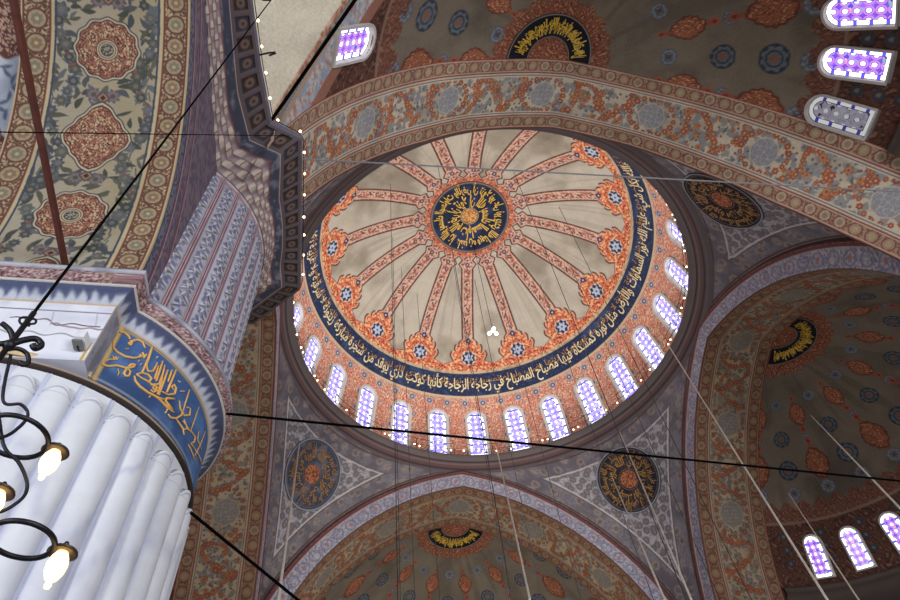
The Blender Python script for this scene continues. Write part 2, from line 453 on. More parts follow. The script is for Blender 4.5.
band = text_geo(VERSE + VERSE_END, .016)
front = text_geo(VERSE[:VERSE.index('كأنها')], .016)[0].max(0)[0]
Vt, Ft = band
wt, ht = Vt.max(0)
def band_map(x, y):
    a = math.radians(95) + ((wt - front) / wt - x / wt) * 2 * PI * .997
    vv = 14.66 - (y / ht) * 1.62
    return dome_pt(a, vv, .03)
tag(put_text(Vt, Ft, band_map, 'band_lettering', GOLDC, dome), 'cream and gold calligraphy on the navy band')
V2, F2 = text_geo(VERSE_END[1:] + ' ' + VERSE, .006); w2, h2 = V2.max(0)
tag(put_text(V2, F2, lambda x, y: dome_pt(math.radians(40) - x / w2 * 2 * PI * .997, 13.95 - (y / h2) * .92, .02), 'upper_lettering', GOLDD, dome), 'smaller dull gold calligraphy above')

# ---- roundels
def roundel(name, R, frame_fn, cols, label, rings, boss, cat='roundel', text=VERSE2, letter=GOLD, group=None, half=False, spokes=True):
    """disc of radius R; frame_fn(X, Y, off) maps local metres to the wall"""
    root = empty(name, tuple(frame_fn(np.array([0.]), np.array([0.]), np.array([0.]))[0]))
    base = Vector(root.location)
    nr, na = 60, 220
    a = np.linspace(0, (PI if half else 2 * PI), na, endpoint=half); rr = np.linspace(0.001 if not half else R * .46, R, nr)
    RR, AA = np.meshgrid(rr, a, indexing='ij'); X = RR * np.cos(AA); Y = RR * np.sin(AA)
    c = np.broadcast_to(cols[0], X.shape + (3,)).copy()
    c = mix(c, cols[0] * 1.6 + .02, sm(.55, .7, fbm(X * 2 / R * 2, Y * 2 / R * 2, 5, 3)) * .6)
    for q, w, col in rings: c = mix(c, col, sm(w * R, w * R * .4, np.abs(RR - q * R)))
    if not half:
        t = curl(X, Y, R * .055, 1)
        b = mix(np.broadcast_to(boss[1], c.shape), boss[2], sm(.5, .65, t)); b = mix(b, boss[3], sm(.3, .2, t))
        c = np.where((RR < boss[0] * R)[..., None], b, c)
    sp = np.abs(np.sin(AA * 14)) * RR * .5; c = mix(c, rings[min(2, len(rings) - 1)][2] * .9, sm(.035 * R, .012 * R, sp) * (RR < .89 * R) * (RR > .3 * R) * .75 * (1 if spokes and not half else 0))
    off = np.where(RR > .93 * R, .07, .05)
    P = frame_fn(X.ravel(), Y.ravel(), off.ravel()).reshape(X.shape + (3,)) - np.array(base)
    d = grid('disc', P, PAINTF, root, c, None, True, not half)
    # rim
    e = np.stack([np.concatenate([P[-1], P[-1][:1]] if not half else [P[-1]]), frame_fn(X[-1], Y[-1], np.full(na, -.05)).reshape(-1, 3)[list(range(na)) + ([0] if not half else [])] - np.array(base)])
    grid('rim', e, LIPM, root, np.broadcast_to(cols[0], e.shape), None, True)
    mb_v, mb_f = [], []
    def add(V, F, mp):
        x, y = mp(V[:, 0], V[:, 1]); b = sum(len(q) for q in mb_v)
        mb_v.append(frame_fn(x, y, np.full(len(x), .09)) - np.array(base)); mb_f.extend([tuple(i + b for i in f) for f in F])
    V, F = text_geo(text, .045 if half else .03); w, h = V.max(0)
    if half:
        add(V, F, lambda x, y: ((R * .50 + (y / h) * R * .42) * np.cos(PI * .96 - x / w * PI * .92), (R * .50 + (y / h) * R * .42) * np.sin(PI * .96 - x / w * PI * .92)))
        V, F = text_geo(VERSE3, .045); w, h = V.max(0)
        add(V, F, lambda x, y: ((R * .62 + (y / h) * R * .30) * np.cos(PI * .94 - x / w * PI * .88), (R * .62 + (y / h) * R * .30) * np.sin(PI * .94 - x / w * PI * .88)))
    else:
        q0, q1 = boss[0] * 1.10, (.93 if spokes else .99)
        for k, (lo, hi, s) in enumerate(((q1 - (q1 - q0) * .56, q1, text + ' ' + VERSE3), (q0, q1 - (q1 - q0) * .36, VERSE3 if spokes else text))):
            V, F = text_geo(s, .025); w, h = V.max(0)
            add(V, F, lambda x, y: (R * (lo + (y / h) * (hi - lo)) * np.cos(2 * PI * (.3 + .4 * k) - x / w * 2 * PI * .985), R * (lo + (y / h) * (hi - lo)) * np.sin(2 * PI * (.3 + .4 * k) - x / w * 2 * PI * .985)))
    link('lettering', new_mesh('lettering', np.concatenate(mb_v), mb_f, letter), root)
    tag(root, label, cat, group)
    return root

def dome_frame(X, Y, off):
    r = np.hypot(X, Y); a = np.arctan2(Y, X)
    return dome_pt(a, r, off)
roundel('calligraphy_roundel', 3.06, dome_frame, (NAVY * .8, NAVY), 'round navy calligraphy medallion with yellow letters at the crown of the dome',
        [(.97, .03, C3(128, 112, 96)), (.93, .012, C3(60, 52, 60)), (.22, .02, C3(190, 160, 90))], (.19, C3(196, 124, 24), C3(150, 90, 20), C3(226, 168, 60)), text=VERSE2, letter=AMBER, spokes=False)

# ---- windows
def window_mesh(w, h, fw, depth, pane_mat):
    n = 14
    def outline(w, h):
        r = w / 2; yc = h - r
        return [(-r, 0), (-r, yc * .5)] + [(r * math.cos(PI - PI * i / n), yc + r * math.sin(PI - PI * i / n)) for i in range(n + 1)] + [(r, yc * .5), (r, 0)]
    o = outline(w, h); i_ = [(x, y + fw * .8) if y == 0 else (x, y) for x, y in outline(w - 2 * fw, h - fw)]
    mb = MB(); m = len(o)
    V = [(x, y, depth[0]) for x, y in o] + [(x, y, depth[0]) for x, y in i_] + [(x, y, depth[1]) for x, y in i_] + [(x, y, depth[1]) for x, y in o]
    F = []
    for k in range(m):
        j = (k + 1) % m
        for a, b in ((0, 1), (1, 2), (3, 0)): F.append((a * m + k, a * m + j, b * m + j, b * m + k))
    frame = new_mesh('frame', V, F, FRAME)
    # glazing as a fine flat sheet carrying the distance to its edge
    W2, H2 = w - 2 * fw, h - fw - fw * .8
    nx, ny = 12, max(16, int(12 * H2 / W2))
    inner = np.array(i_); cy = np.linspace(fw * .8, h - fw, ny)
    r = W2 / 2; yc = (h - fw) - r
    P = []; E = []; UVs = []
    for y in cy:
        half = r if y < yc else math.sqrt(max(0, r * r - (y - yc) ** 2))
        for t in np.linspace(-1, 1, nx):
            x = t * half; P.append((x, y, depth[2])); UVs.append((x, y))
            E.append(-float(arch_sd(np.array(x), np.array(y - fw * .8), W2, H2)))
    I = np.arange(nx * ny).reshape(ny, nx)
    Fq = np.stack([I[:-1, :-1], I[:-1, 1:], I[1:, 1:], I[1:, :-1]], -1).reshape(-1, 4)
    pane = new_mesh('pane', P, Fq, pane_mat, False, None, UVs)
    at = pane.attributes.new('edge', 'FLOAT', 'POINT'); at.data.foreach_set('value', np.asarray(E, np.float32))
    return frame, pane
WN = [0]
def place_window(meshes, M, label, group):
    WN[0] += 1
    r = empty('window_%d' % WN[0]); r.matrix_world = M
    link('frame', meshes[0], r); link('pane', meshes[1], r)
    tag(r, label, 'window', group, 'structure'); return r
def frame_matrix(o, up, nrm):
    z = Vector(nrm).normalized(); y = Vector(up); y = (y - z * y.dot(z)).normalized(); x = y.cross(z)
    return Matrix(((x.x, y.x, z.x, o[0]), (x.y, y.y, z.y, o[1]), (x.z, y.z, z.z, o[2]), (0, 0, 0, 1)))
dwm = window_mesh(DW, DH, .17, (.13, -.32, -.12), PANE_D)
for a in WIN_AZ:
    top = dome_pt(np.array(a), DV0).reshape(3); bot = dome_pt(np.array(a), DV0 + DH).reshape(3); mid = dome_pt(np.array(a), DV0 + DH / 2).reshape(3)
    nrm = np.array([0, 0, ZD]) - mid
    o = bot + (mid - (top + bot) / 2) * .6
    place_window(dwm, frame_matrix(o, top - bot, nrm), 'round-headed stained glass window in the ring at the foot of the great dome', 'dome windows')

# ---- cornice ring under the windows, walkway, rail and lights
cr = [(RD + .02, RINGZ + .18), (RINGR + .06, RINGZ + .18), (RINGR, RINGZ + .10), (RINGR, RINGZ), (RINGR + .10, RINGZ - .05), (RINGR + .34, RINGZ - .12), (RINGR + .36, RINGZ - .22), (RINGR + .52, RINGZ - .30), (RINGR + .54, RINGZ - .42),
      (RINGR + .66, RINGZ - .48), (RINGR + .68, RINGZ - .62), (RINGR + .80, RINGZ - .70), (RINGR + .84, RINGZ - .90), (RINGR + 1.7, RINGZ - .92)]
cc = [C3(70, 60, 58)] * 2 + [C3(96, 84, 82)] * 2 + [C3(112, 100, 100), C3(112, 100, 100), C3(60, 44, 44), C3(120, 104, 104), C3(112, 70, 66), C3(92, 80, 82), C3(70, 44, 44), C3(104, 92, 96), C3(104, 92, 96), C3(104, 92, 96)]
ring = lathe_grid('ring_cornice', cr, PAINTF, 300, np.repeat(np.array(cc)[:, None], 300, 1))
tag(ring, 'moulded grey brown cornice ring running round beneath the dome windows', 'cornice', kind='structure')
rail = empty('gallery_railing', (0, 0, RINGZ + .18))
def circ(r, z, n=160): return [(r * math.cos(2 * PI * k / n), r * math.sin(2 * PI * k / n), z) for k in range(n)]
for k, z in enumerate((.55, 1.05)): MB().tube(circ(RINGR + .14, z), .018, 5, closed=True).obj('rail', IRON, rail)
post = MB().tube([(RINGR + .14, 0, 0), (RINGR + .14, 0, 1.08)], .022, 5).mesh('post', IRON)
for k in range(54):
    o = link('post', post, rail); o.rotation_euler.z = 2 * PI * k / 54
tag(rail, 'thin iron railing round the walkway at the foot of the dome', 'railing')
sl = empty('string_lights', (0, 0, RINGZ + .18))
MB().tube([(RINGR * math.cos(a) + .06 * math.cos(a), (RINGR + .06) * math.sin(a), .34 + .05 * math.cos(a * 80)) for a in np.linspace(0, 2 * PI, 320, endpoint=False)], .012, 4, closed=True).obj('wire', BLACK, sl)
bm = MB().ball((0, 0, 0), .06, 8, 6).mesh('bulb', BULB, True)
for k in range(96):
    a = 2 * PI * (k + .3 * math.sin(k * 2.1)) / 96
    o = link('bulb', bm, sl); o.location = ((RINGR + .04) * math.cos(a), (RINGR + .04) * math.sin(a), .30 + .06 * math.sin(k * 5.3))
tag(sl, 'string of small warm bulbs running round the foot of the great dome', 'string lights')

# ------------------------------------------------------------------ the four great arches
class Arch:
    def __init__(s, U, N, a, dep, e, s_, zs, c0, corr=None):
        s.U = np.array(U, float); s.N = np.array(N, float); s.a, s.dep, s.e, s.s, s.zs, s.c0, s.corr = a, dep, e, s_, zs, c0, corr
        s.R = s_ + e; s.th = math.acos(e / s.R); s.crown = zs + s.R * math.sin(s.th)
    def prof(s, q, off=0, depth=0.):
        """q in [-1, 1] from one spring over the crown to the other: (u, z)"""
        q = np.asarray(q, float); t = (1 - np.abs(q)) * s.th
        R = s.R + off
        if s.corr is not None: R = R + np.interp(q, *s.corr[0]) * (1 - depth) + np.interp(q, *s.corr[1]) * depth
        # angle stretched so that the offset curve also meets on the axis
        tm = math.acos(s.e / (s.R + off)); t = (1 - np.abs(q)) * tm
        u = np.sign(q) * (R * np.cos(t) - s.e); z = s.zs + R * np.sin(t)
        return u + s.c0, z
    def pt(s, u, d, z):
        u, d, z = np.broadcast_arrays(u, d, z)
        return u[..., None] * s.U + d[..., None] * s.N + z[..., None] * np.array([0, 0, 1.])
def V3(x, y): return (x, y, 0)
ARCH = {
 'far': Arch(V3(1, 0), V3(0, 1), 12.43, 4.01, 2.91, 11.95, 16.16, -.25),
 'near': Arch(V3(1, 0), V3(0, -1), 12.68, 3.2, 3.67, 11.24, 15.95, .26),
 'right': Arch(V3(0, 1), V3(1, 0), 12.6, 4.2, 4.13, 11.29, 16.16, -.98),
 'left': Arch(V3(0, 1), V3(-1, 0), 12.45, 4.0, 3.5, 11.6, 16.2, -.4),
}
def qof(A, u, z):
    t = math.atan2(z - A.zs, abs(u - A.c0) + A.e); return math.copysign(1 - t / A.th, u - A.c0)
# the near arch is a little out of true: small measured departures along both edges
An = ARCH['near']
_in = [(-9.9, 21.6, .0), (-8.3, 24.5, .05), (-6.1, 27.6, .12), (-4.0, 29.2, .45), (.9, 30.6, .40), (3.9, 29.9, .32), (7.1, 27.6, -.34), (9.3, 25.2, -.60), (11.2, 22.8, -.41), (12.9, 20.0, .16)]
_ou = [(-9.5, 22.3, -.31), (-8.3, 25.4, -.22), (-6.3, 28.3, .0), (-4.0, 29.8, -.13), (-1.4, 30.8, -.05), (1.3, 31.1, -.27), (3.9, 30.3, -.39), (7.0, 28.0, -.03), (9.6, 25.6, .08), (11.7, 23.0, .22), (14.1, 19.5, .6)]
def corr(L): 
    P = sorted((qof(An, u, z), d) for u, z, d in L); return [p[0] for p in P], [p[1] for p in P]
An.corr = (corr(_in), corr(_ou))

def paint_soffit(L, D, nx, ny, seed, med0, tone=(1, 1, 1)):
    cv = Canvas(L, D, nx, ny, C3(206, 188, 160))
    U, V = cv.U, cv.V
    rg = random.Random(seed)
    cv.a = mix(cv.a, C3(176, 160, 138), sm(.5, .75, fbm(U * .5, V * .5, seed, 4)))
    b = D * .195
    # leaves, grey blue
    d, r = cells(U, V, .34, seed); d2, r2 = cells(U + 7, V, .26, seed + 3)
    lf = sm(.5, .4, d + .35 * (curl(U, V, .16, seed) - .5)) * (r > .22)
    cv.a = mix(cv.a, C3(142, 142, 144), lf * .9); cv.a = mix(cv.a, C3(104, 104, 110), sm(.26, .18, d2) * (r2 > .5) * .9)
    cv.a = mix(cv.a, C3(122, 116, 88), sm(.24, .16, d2) * (r2 < .14))
    per = 4.95 if D < 3.5 else 5.3
    OR = [C3(180, 104, 52), C3(168, 86, 46), C3(156, 78, 54), C3(176, 118, 60)]
    y0, y1 = b, D - b; ym = (y0 + y1) / 2; hh = (y1 - y0) / 2
    k = -1
    while True:
        cx = med0 % per + k * per; k += 1
        if cx > L + per: break
        # orange wreath round the medallion, s-shaped chains in between
        for i in range(18):
            a = 2 * PI * i / 18
            cv.flower(cx + 1.0 * hh * math.cos(a), ym + .80 * hh * math.sin(a), rg.uniform(.085, .15), (rg.choice(OR), C3(150, 62, 36), C3(206, 150, 80)), 6, a)
        for sgn in (-1, 1):
            for i in range(22):
                t = i / 21; xx = cx + per * (.5 + sgn * .5) - sgn * per * .5 * (.42 + .58 * t) * 1.0 + .22 * math.sin(t * 9)
                yy = ym + sgn * .78 * hh * math.cos(t * PI * 1.5 + .3)
                cv.flower(xx + rg.uniform(-.05, .05), yy + rg.uniform(-.05, .05), rg.uniform(.085, .16), (rg.choice(OR), C3(160, 74, 40), C3(210, 150, 84)), 6, i)
        for i in range(16):
            cv.flower(cx + per / 2 + rg.uniform(-1.5, 1.5), ym + rg.uniform(-.85, .85) * hh, rg.uniform(.09, .17), (rg.choice(OR), C3(196, 130, 70), C3(150, 70, 40)), 5, i)
        for i in range(22):
            cv.leaf(cx + per / 2 + rg.uniform(-2, 2), ym + rg.uniform(-.9, .9) * hh, rg.uniform(.22, .4), rg.uniform(.07, .12), rg.uniform(0, 6.3), rg.choice((C3(126, 126, 132), C3(150, 150, 152), C3(110, 110, 96))))
        q = .54 * hh
        cv.lobed(cx, ym, q * 1.10, 8, .035, C3(196, 180, 158)); cv.lobed(cx, ym, q, 8, .035, C3(150, 150, 154))
        sl, X, Y = cv.win(cx, ym, q)
        if sl is not None:
            m = sm(q * .92, q * .86, np.hypot(X, Y)); t = np.abs(np.sin(X * 15) * np.sin(Y * 15) + .5 * np.sin((X + Y) * 11) * np.sin((X - Y) * 11))
            cv.put(sl, m * sm(.25, .1, t), C3(182, 176, 172))
    # border bands with rows of roundels
    for y in (b / 2, D - b / 2):
        sl = (slice(None), slice(None)); m = np.abs(V - y) < b / 2
        bb = mix(np.broadcast_to(C3(168, 132, 106), U.shape + (3,)), C3(132, 84, 66), sm(.45, .7, curl(U, V, .12, 3)))
        cv.a = np.where(m[..., None], bb, cv.a)
        x = .2
        while x < L:
            j = rg.random(); rr = b * .36
            cv.ring(x, y, rr, b * .07, C3(122, 62, 50)); cv.lobed(x, y, rr * .86, 8, .05, C3(180, 156, 128) if j < .5 else C3(162, 134, 104))
            cv.lobed(x, y, rr * .5, 6, .1, C3(150, 126, 96) if j < .5 else C3(176, 150, 112)); x += b * .98
        for q, col, w in ((-.48, C3(140, 60, 48), .05), (.48, C3(140, 60, 48), .05), (-.40, C3(190, 160, 132), .03), (.40, C3(190, 160, 132), .03)):
            cv.a = mix(cv.a, col, sm(w, w * .4, np.abs(V - y - q * b)))
    for y in (b + .10, D - b - .10):
        cv.a = mix(cv.a, C3(206, 190, 166), sm(.09, .07, np.abs(V - y))); cv.a = mix(cv.a, C3(112, 100, 104), sm(.03, .015, np.abs(V - y)))
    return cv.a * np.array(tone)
FB = 1.35                                        # width of the painted face band
soffit_cache = {}
def build_arch(key, label, nx, ny, qlo=-1., qhi=1.):
    A = ARCH[key]
    q = np.linspace(qlo, qhi, nx); L = 2 * A.R * A.th
    dd = np.linspace(0, 1, ny)
    P = np.empty((ny, nx, 3))
    for j, t in enumerate(dd):
        u, z = A.prof(q, 0, t); P[j] = A.pt(u, A.a + A.dep * t, z)
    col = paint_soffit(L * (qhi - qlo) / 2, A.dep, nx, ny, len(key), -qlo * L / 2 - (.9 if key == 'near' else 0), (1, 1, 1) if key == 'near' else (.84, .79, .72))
    root = empty('great_arch_wall', tuple(A.pt(A.c0, A.a, A.zs)))
    b = np.array(root.location)
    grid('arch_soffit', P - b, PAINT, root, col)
    # face band + mouldings, stepped towards the nave
    offs = [(0, 0), (.02, -.05), (.98, -.05), (1.0, -.12), (1.10, -.14), (1.20, -.12), (1.22, -.05), (FB, -.05), (FB + .05, .02)]
    sub = []
    for (o0, d0), (o1, d1) in zip(offs[:-1], offs[1:]):
        n = 18 if o1 - o0 > .5 else 3
        for k in range(n): sub.append((o0 + (o1 - o0) * k / n, d0 + (d1 - d0) * k / n))
    sub.append(offs[-1]); sub = np.array(sub)
    nf = nx
    Pf = np.empty((len(sub), nf, 3)); 
    for j, (o, d) in enumerate(sub):
        u, z = A.prof(q, o, 0); Pf[j] = A.pt(u, A.a + d, z)
    Q, O = np.meshgrid(q * A.R * A.th, sub[:, 0]); 
    base = mix(np.broadcast_to(C3(158, 158, 176), Q.shape + (3,)), C3(186, 184, 194), sm(.45, .65, curl(Q, O, .22, 2)))
    base = mix(base, C3(118, 120, 148), sm(.34, .22, curl(Q + 2, O, .17, 5)))
    dk, rk = cells(Q, O * 0 + .5 * .48, .48, 3); d = np.hypot((Q % .95) - .475, O - .5)
    base = mix(base, C3(130, 130, 156), sm(.06, .03, np.abs(d - .33))); base = mix(base, C3(170, 118, 112), sm(.14, .1, d) * ((Q // .95) % 2))
    base = np.where((O > .93)[..., None], C3(176, 140, 136), base); base = np.where((O > .99)[..., None], C3(108, 64, 66), base)
    base = np.where((O > 1.12)[..., None], mix(np.broadcast_to(C3(150, 100, 92), base.shape), C3(110, 64, 60), sm(.4, .6, curl(Q, O, .1, 2))), base); base = np.where((O > 1.24)[..., None], C3(78, 52, 54), base)
    base = np.where((O < .07)[..., None], C3(92, 72, 66), base)
    grid('face_band', Pf - b, PAINTF, root, base)
    tag(root, label, 'arch', kind='structure')
    return A
build_arch('near', 'wide pointed arch crossing overhead with orange flowers on a cream underside', 1500, 130, -.845)
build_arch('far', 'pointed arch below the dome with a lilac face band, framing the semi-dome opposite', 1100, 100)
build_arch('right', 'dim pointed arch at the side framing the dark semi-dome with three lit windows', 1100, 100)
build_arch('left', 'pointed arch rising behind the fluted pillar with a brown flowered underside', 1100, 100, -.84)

# ------------------------------------------------------------------ pendentives
def arch_extr(A, sgn, zz):
    """u of the outer edge of the face band at height z on one side"""
    q = np.linspace(0, 1, 600) * sgn
    u, z = A.prof(q, FB + .05, 0)
    o = np.argsort(z); return np.interp(zz, z[o], u[o])
def pendentive(k1, s1, k2, s2, label, nx=210, ny=260):
    """between arch k1 (side s1) and arch k2 (side s2)"""
    A1, A2 = ARCH[k1], ARCH[k2]
    ztop = RINGZ - .9; zbot = 16.4
    c1 = A1.prof(np.array([0.]), FB + .05)[1][0]; c2 = A2.prof(np.array([0.]), FB + .05)[1][0]
    zz = np.linspace(zbot, ztop, ny); S = np.linspace(0, 1, nx)
    u1 = arch_extr(A1, s1, np.minimum(zz, c1)); u2 = arch_extr(A2, s2, np.minimum(zz, c2))
    u1 = np.where(zz > c1, A1.c0, u1); u2 = np.where(zz > c2, A2.c0, u2)
    p1 = A1.pt(u1, np.full(ny, A1.a), zz); p2 = A2.pt(u2, np.full(ny, A2.a), zz)
    t1 = np.arctan2(p1[:, 1], p1[:, 0]); t2 = np.arctan2(p2[:, 1], p2[:, 0]); r1 = np.hypot(p1[:, 0], p1[:, 1]); r2 = np.hypot(p2[:, 0], p2[:, 1])
    dt = (t2 - t1 + PI) % (2 * PI) - PI
    Tm = t1[:, None] + dt[:, None] * S; Rm = r1[:, None] * (1 - S) + r2[:, None] * S
    P = np.stack([Rm * np.cos(Tm), Rm * np.sin(Tm), np.repeat(zz[:, None], nx, 1)], -1)
    wid = np.abs(dt) * (r1 + r2) / 2
    X = (S - .5)[None] * wid[:, None]; Z = np.repeat(zz[:, None], nx, 1)
    # slope-corrected height
    rm = Rm[:, nx // 2]; ds = np.hypot(np.gradient(zz), np.gradient(rm)); ln = np.cumsum(ds); Y = np.repeat((ln - ln[-1])[:, None], nx, 1)
    slope = np.abs(np.gradient(wid / 2, ln)); cosl = 1 / np.sqrt(1 + slope ** 2)
    side = (wid[:, None] / 2 - np.abs(X)) * cosl[:, None]; top = -Y - .1
    top = top + .10 * X ** 2 / 12
    d = np.minimum(side, top)
    c = mix(np.broadcast_to(C3(122, 118, 126), X.shape + (3,)), C3(98, 93, 102), sm(.4, .7, fbm(X * .8, Y * .8, 4, 4)))
    cd, cr_ = cells(X, Y, .85, 9)
    c = mix(c, C3(146, 134, 126), sm(.36, .28, cd) * .8); c = mix(c, C3(110, 84, 82), sm(.20, .12, cd) * (cr_ > .4) * .8); c = mix(c, C3(98, 92, 102), sm(.6, .75, curl(X, Y, .2, 1)) * .6)
    inn = d > 1.12
    cd, cr_ = cells(X + 4, Y, .5, 5)
    pn = mix(np.broadcast_to(C3(170, 168, 174), X.shape + (3,)), C3(104, 101, 110), sm(.48, .38, cd)); pn = mix(pn, C3(140, 128, 128), sm(.24, .16, cd)); pn = mix(pn, C3(128, 92, 86), sm(.12, .06, cd) * (cr_ > .7))
    pn = mix(pn, C3(120, 112, 112), sm(.6, .72, curl(X, Y, .14, 2)) * .8)
    c = np.where(inn[..., None], pn, c)
    for q, w, col in ((1.12, .06, C3(196, 190, 190)), (1.26, .03, C3(110, 104, 110)), (.10, .08, C3(92, 66, 64)), (1.02, .04, C3(100, 92, 98))):
        c = mix(c, col, sm(w, w * .4, np.abs(d - q)))
    o = grid('pendentive_wall', P, PAINT, None, c)
    tag(o, label, 'pendentive', kind='structure')
    # surface frame for a roundel: X across, Y up the slope, measured from height zc
    def frame(zc, sc=.5):
        jc = int(np.argmin(np.abs(zz - zc)))
        def fn(X_, Y_, off):
            yy = (ln - ln[jc]); j = np.interp(Y_, yy, np.arange(ny)); s = sc + X_ / np.interp(j, np.arange(ny), wid)
            i = np.clip(s, 0, 1) * (nx - 1)
            j0 = np.clip(np.floor(j).astype(int), 0, ny - 2); i0 = np.clip(np.floor(i).astype(int), 0, nx - 2); fj = (j - j0)[:, None]; fi = (i - i0)[:, None]
            Q = (P[j0, i0] * (1 - fj) * (1 - fi) + P[j0 + 1, i0] * fj * (1 - fi) + P[j0, i0 + 1] * (1 - fj) * fi + P[j0 + 1, i0 + 1] * fj * fi)
            du = P[j0, i0 + 1] - P[j0, i0]; dv = P[j0 + 1, i0] - P[j0, i0]
            n = np.cross(du, dv); n /= np.linalg.norm(n, axis=1)[:, None]
            flip = np.sign(np.sum(n * (np.array([0, 0, 20.]) - Q), 1))[:, None]
            return Q + n * flip * off[:, None]
        return fn
    return frame
pf = {}
pf['fl'] = pendentive('left', 1, 'far', -1, 'lilac grey pendentive between the arch behind the pillar and the lilac-faced arch')
pf['fr'] = pendentive('far', 1, 'right', 1, 'grey brown pendentive between the lilac-faced arch and the dim side arch')
pf['nr'] = pendentive('right', -1, 'near', 1, 'brown pendentive between the dim side arch and the cream overhead arch')
pf['nl'] = pendentive('near', -1, 'left', -1, 'dark pendentive above the fluted pillar, mostly hidden by the gallery')
RG = [(.97, .025, C3(150, 154, 170)), (.90, .012, C3(120, 100, 60)), (.60, .010, C3(130, 104, 50)), (.30, .012, C3(140, 90, 40))]
BO = (.27, C3(150, 74, 24), C3(196, 110, 36), C3(96, 40, 16))
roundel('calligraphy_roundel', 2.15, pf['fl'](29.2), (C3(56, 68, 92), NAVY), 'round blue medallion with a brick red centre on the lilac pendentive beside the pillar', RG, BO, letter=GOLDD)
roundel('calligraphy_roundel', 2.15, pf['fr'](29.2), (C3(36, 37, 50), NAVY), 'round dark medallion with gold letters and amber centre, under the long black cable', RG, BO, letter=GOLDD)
roundel('calligraphy_roundel', 2.15, pf['nr'](29.95), (C3(28, 28, 36), NAVY), 'oval-looking dark medallion just below the cream overhead arch', RG, BO, letter=GOLDD)

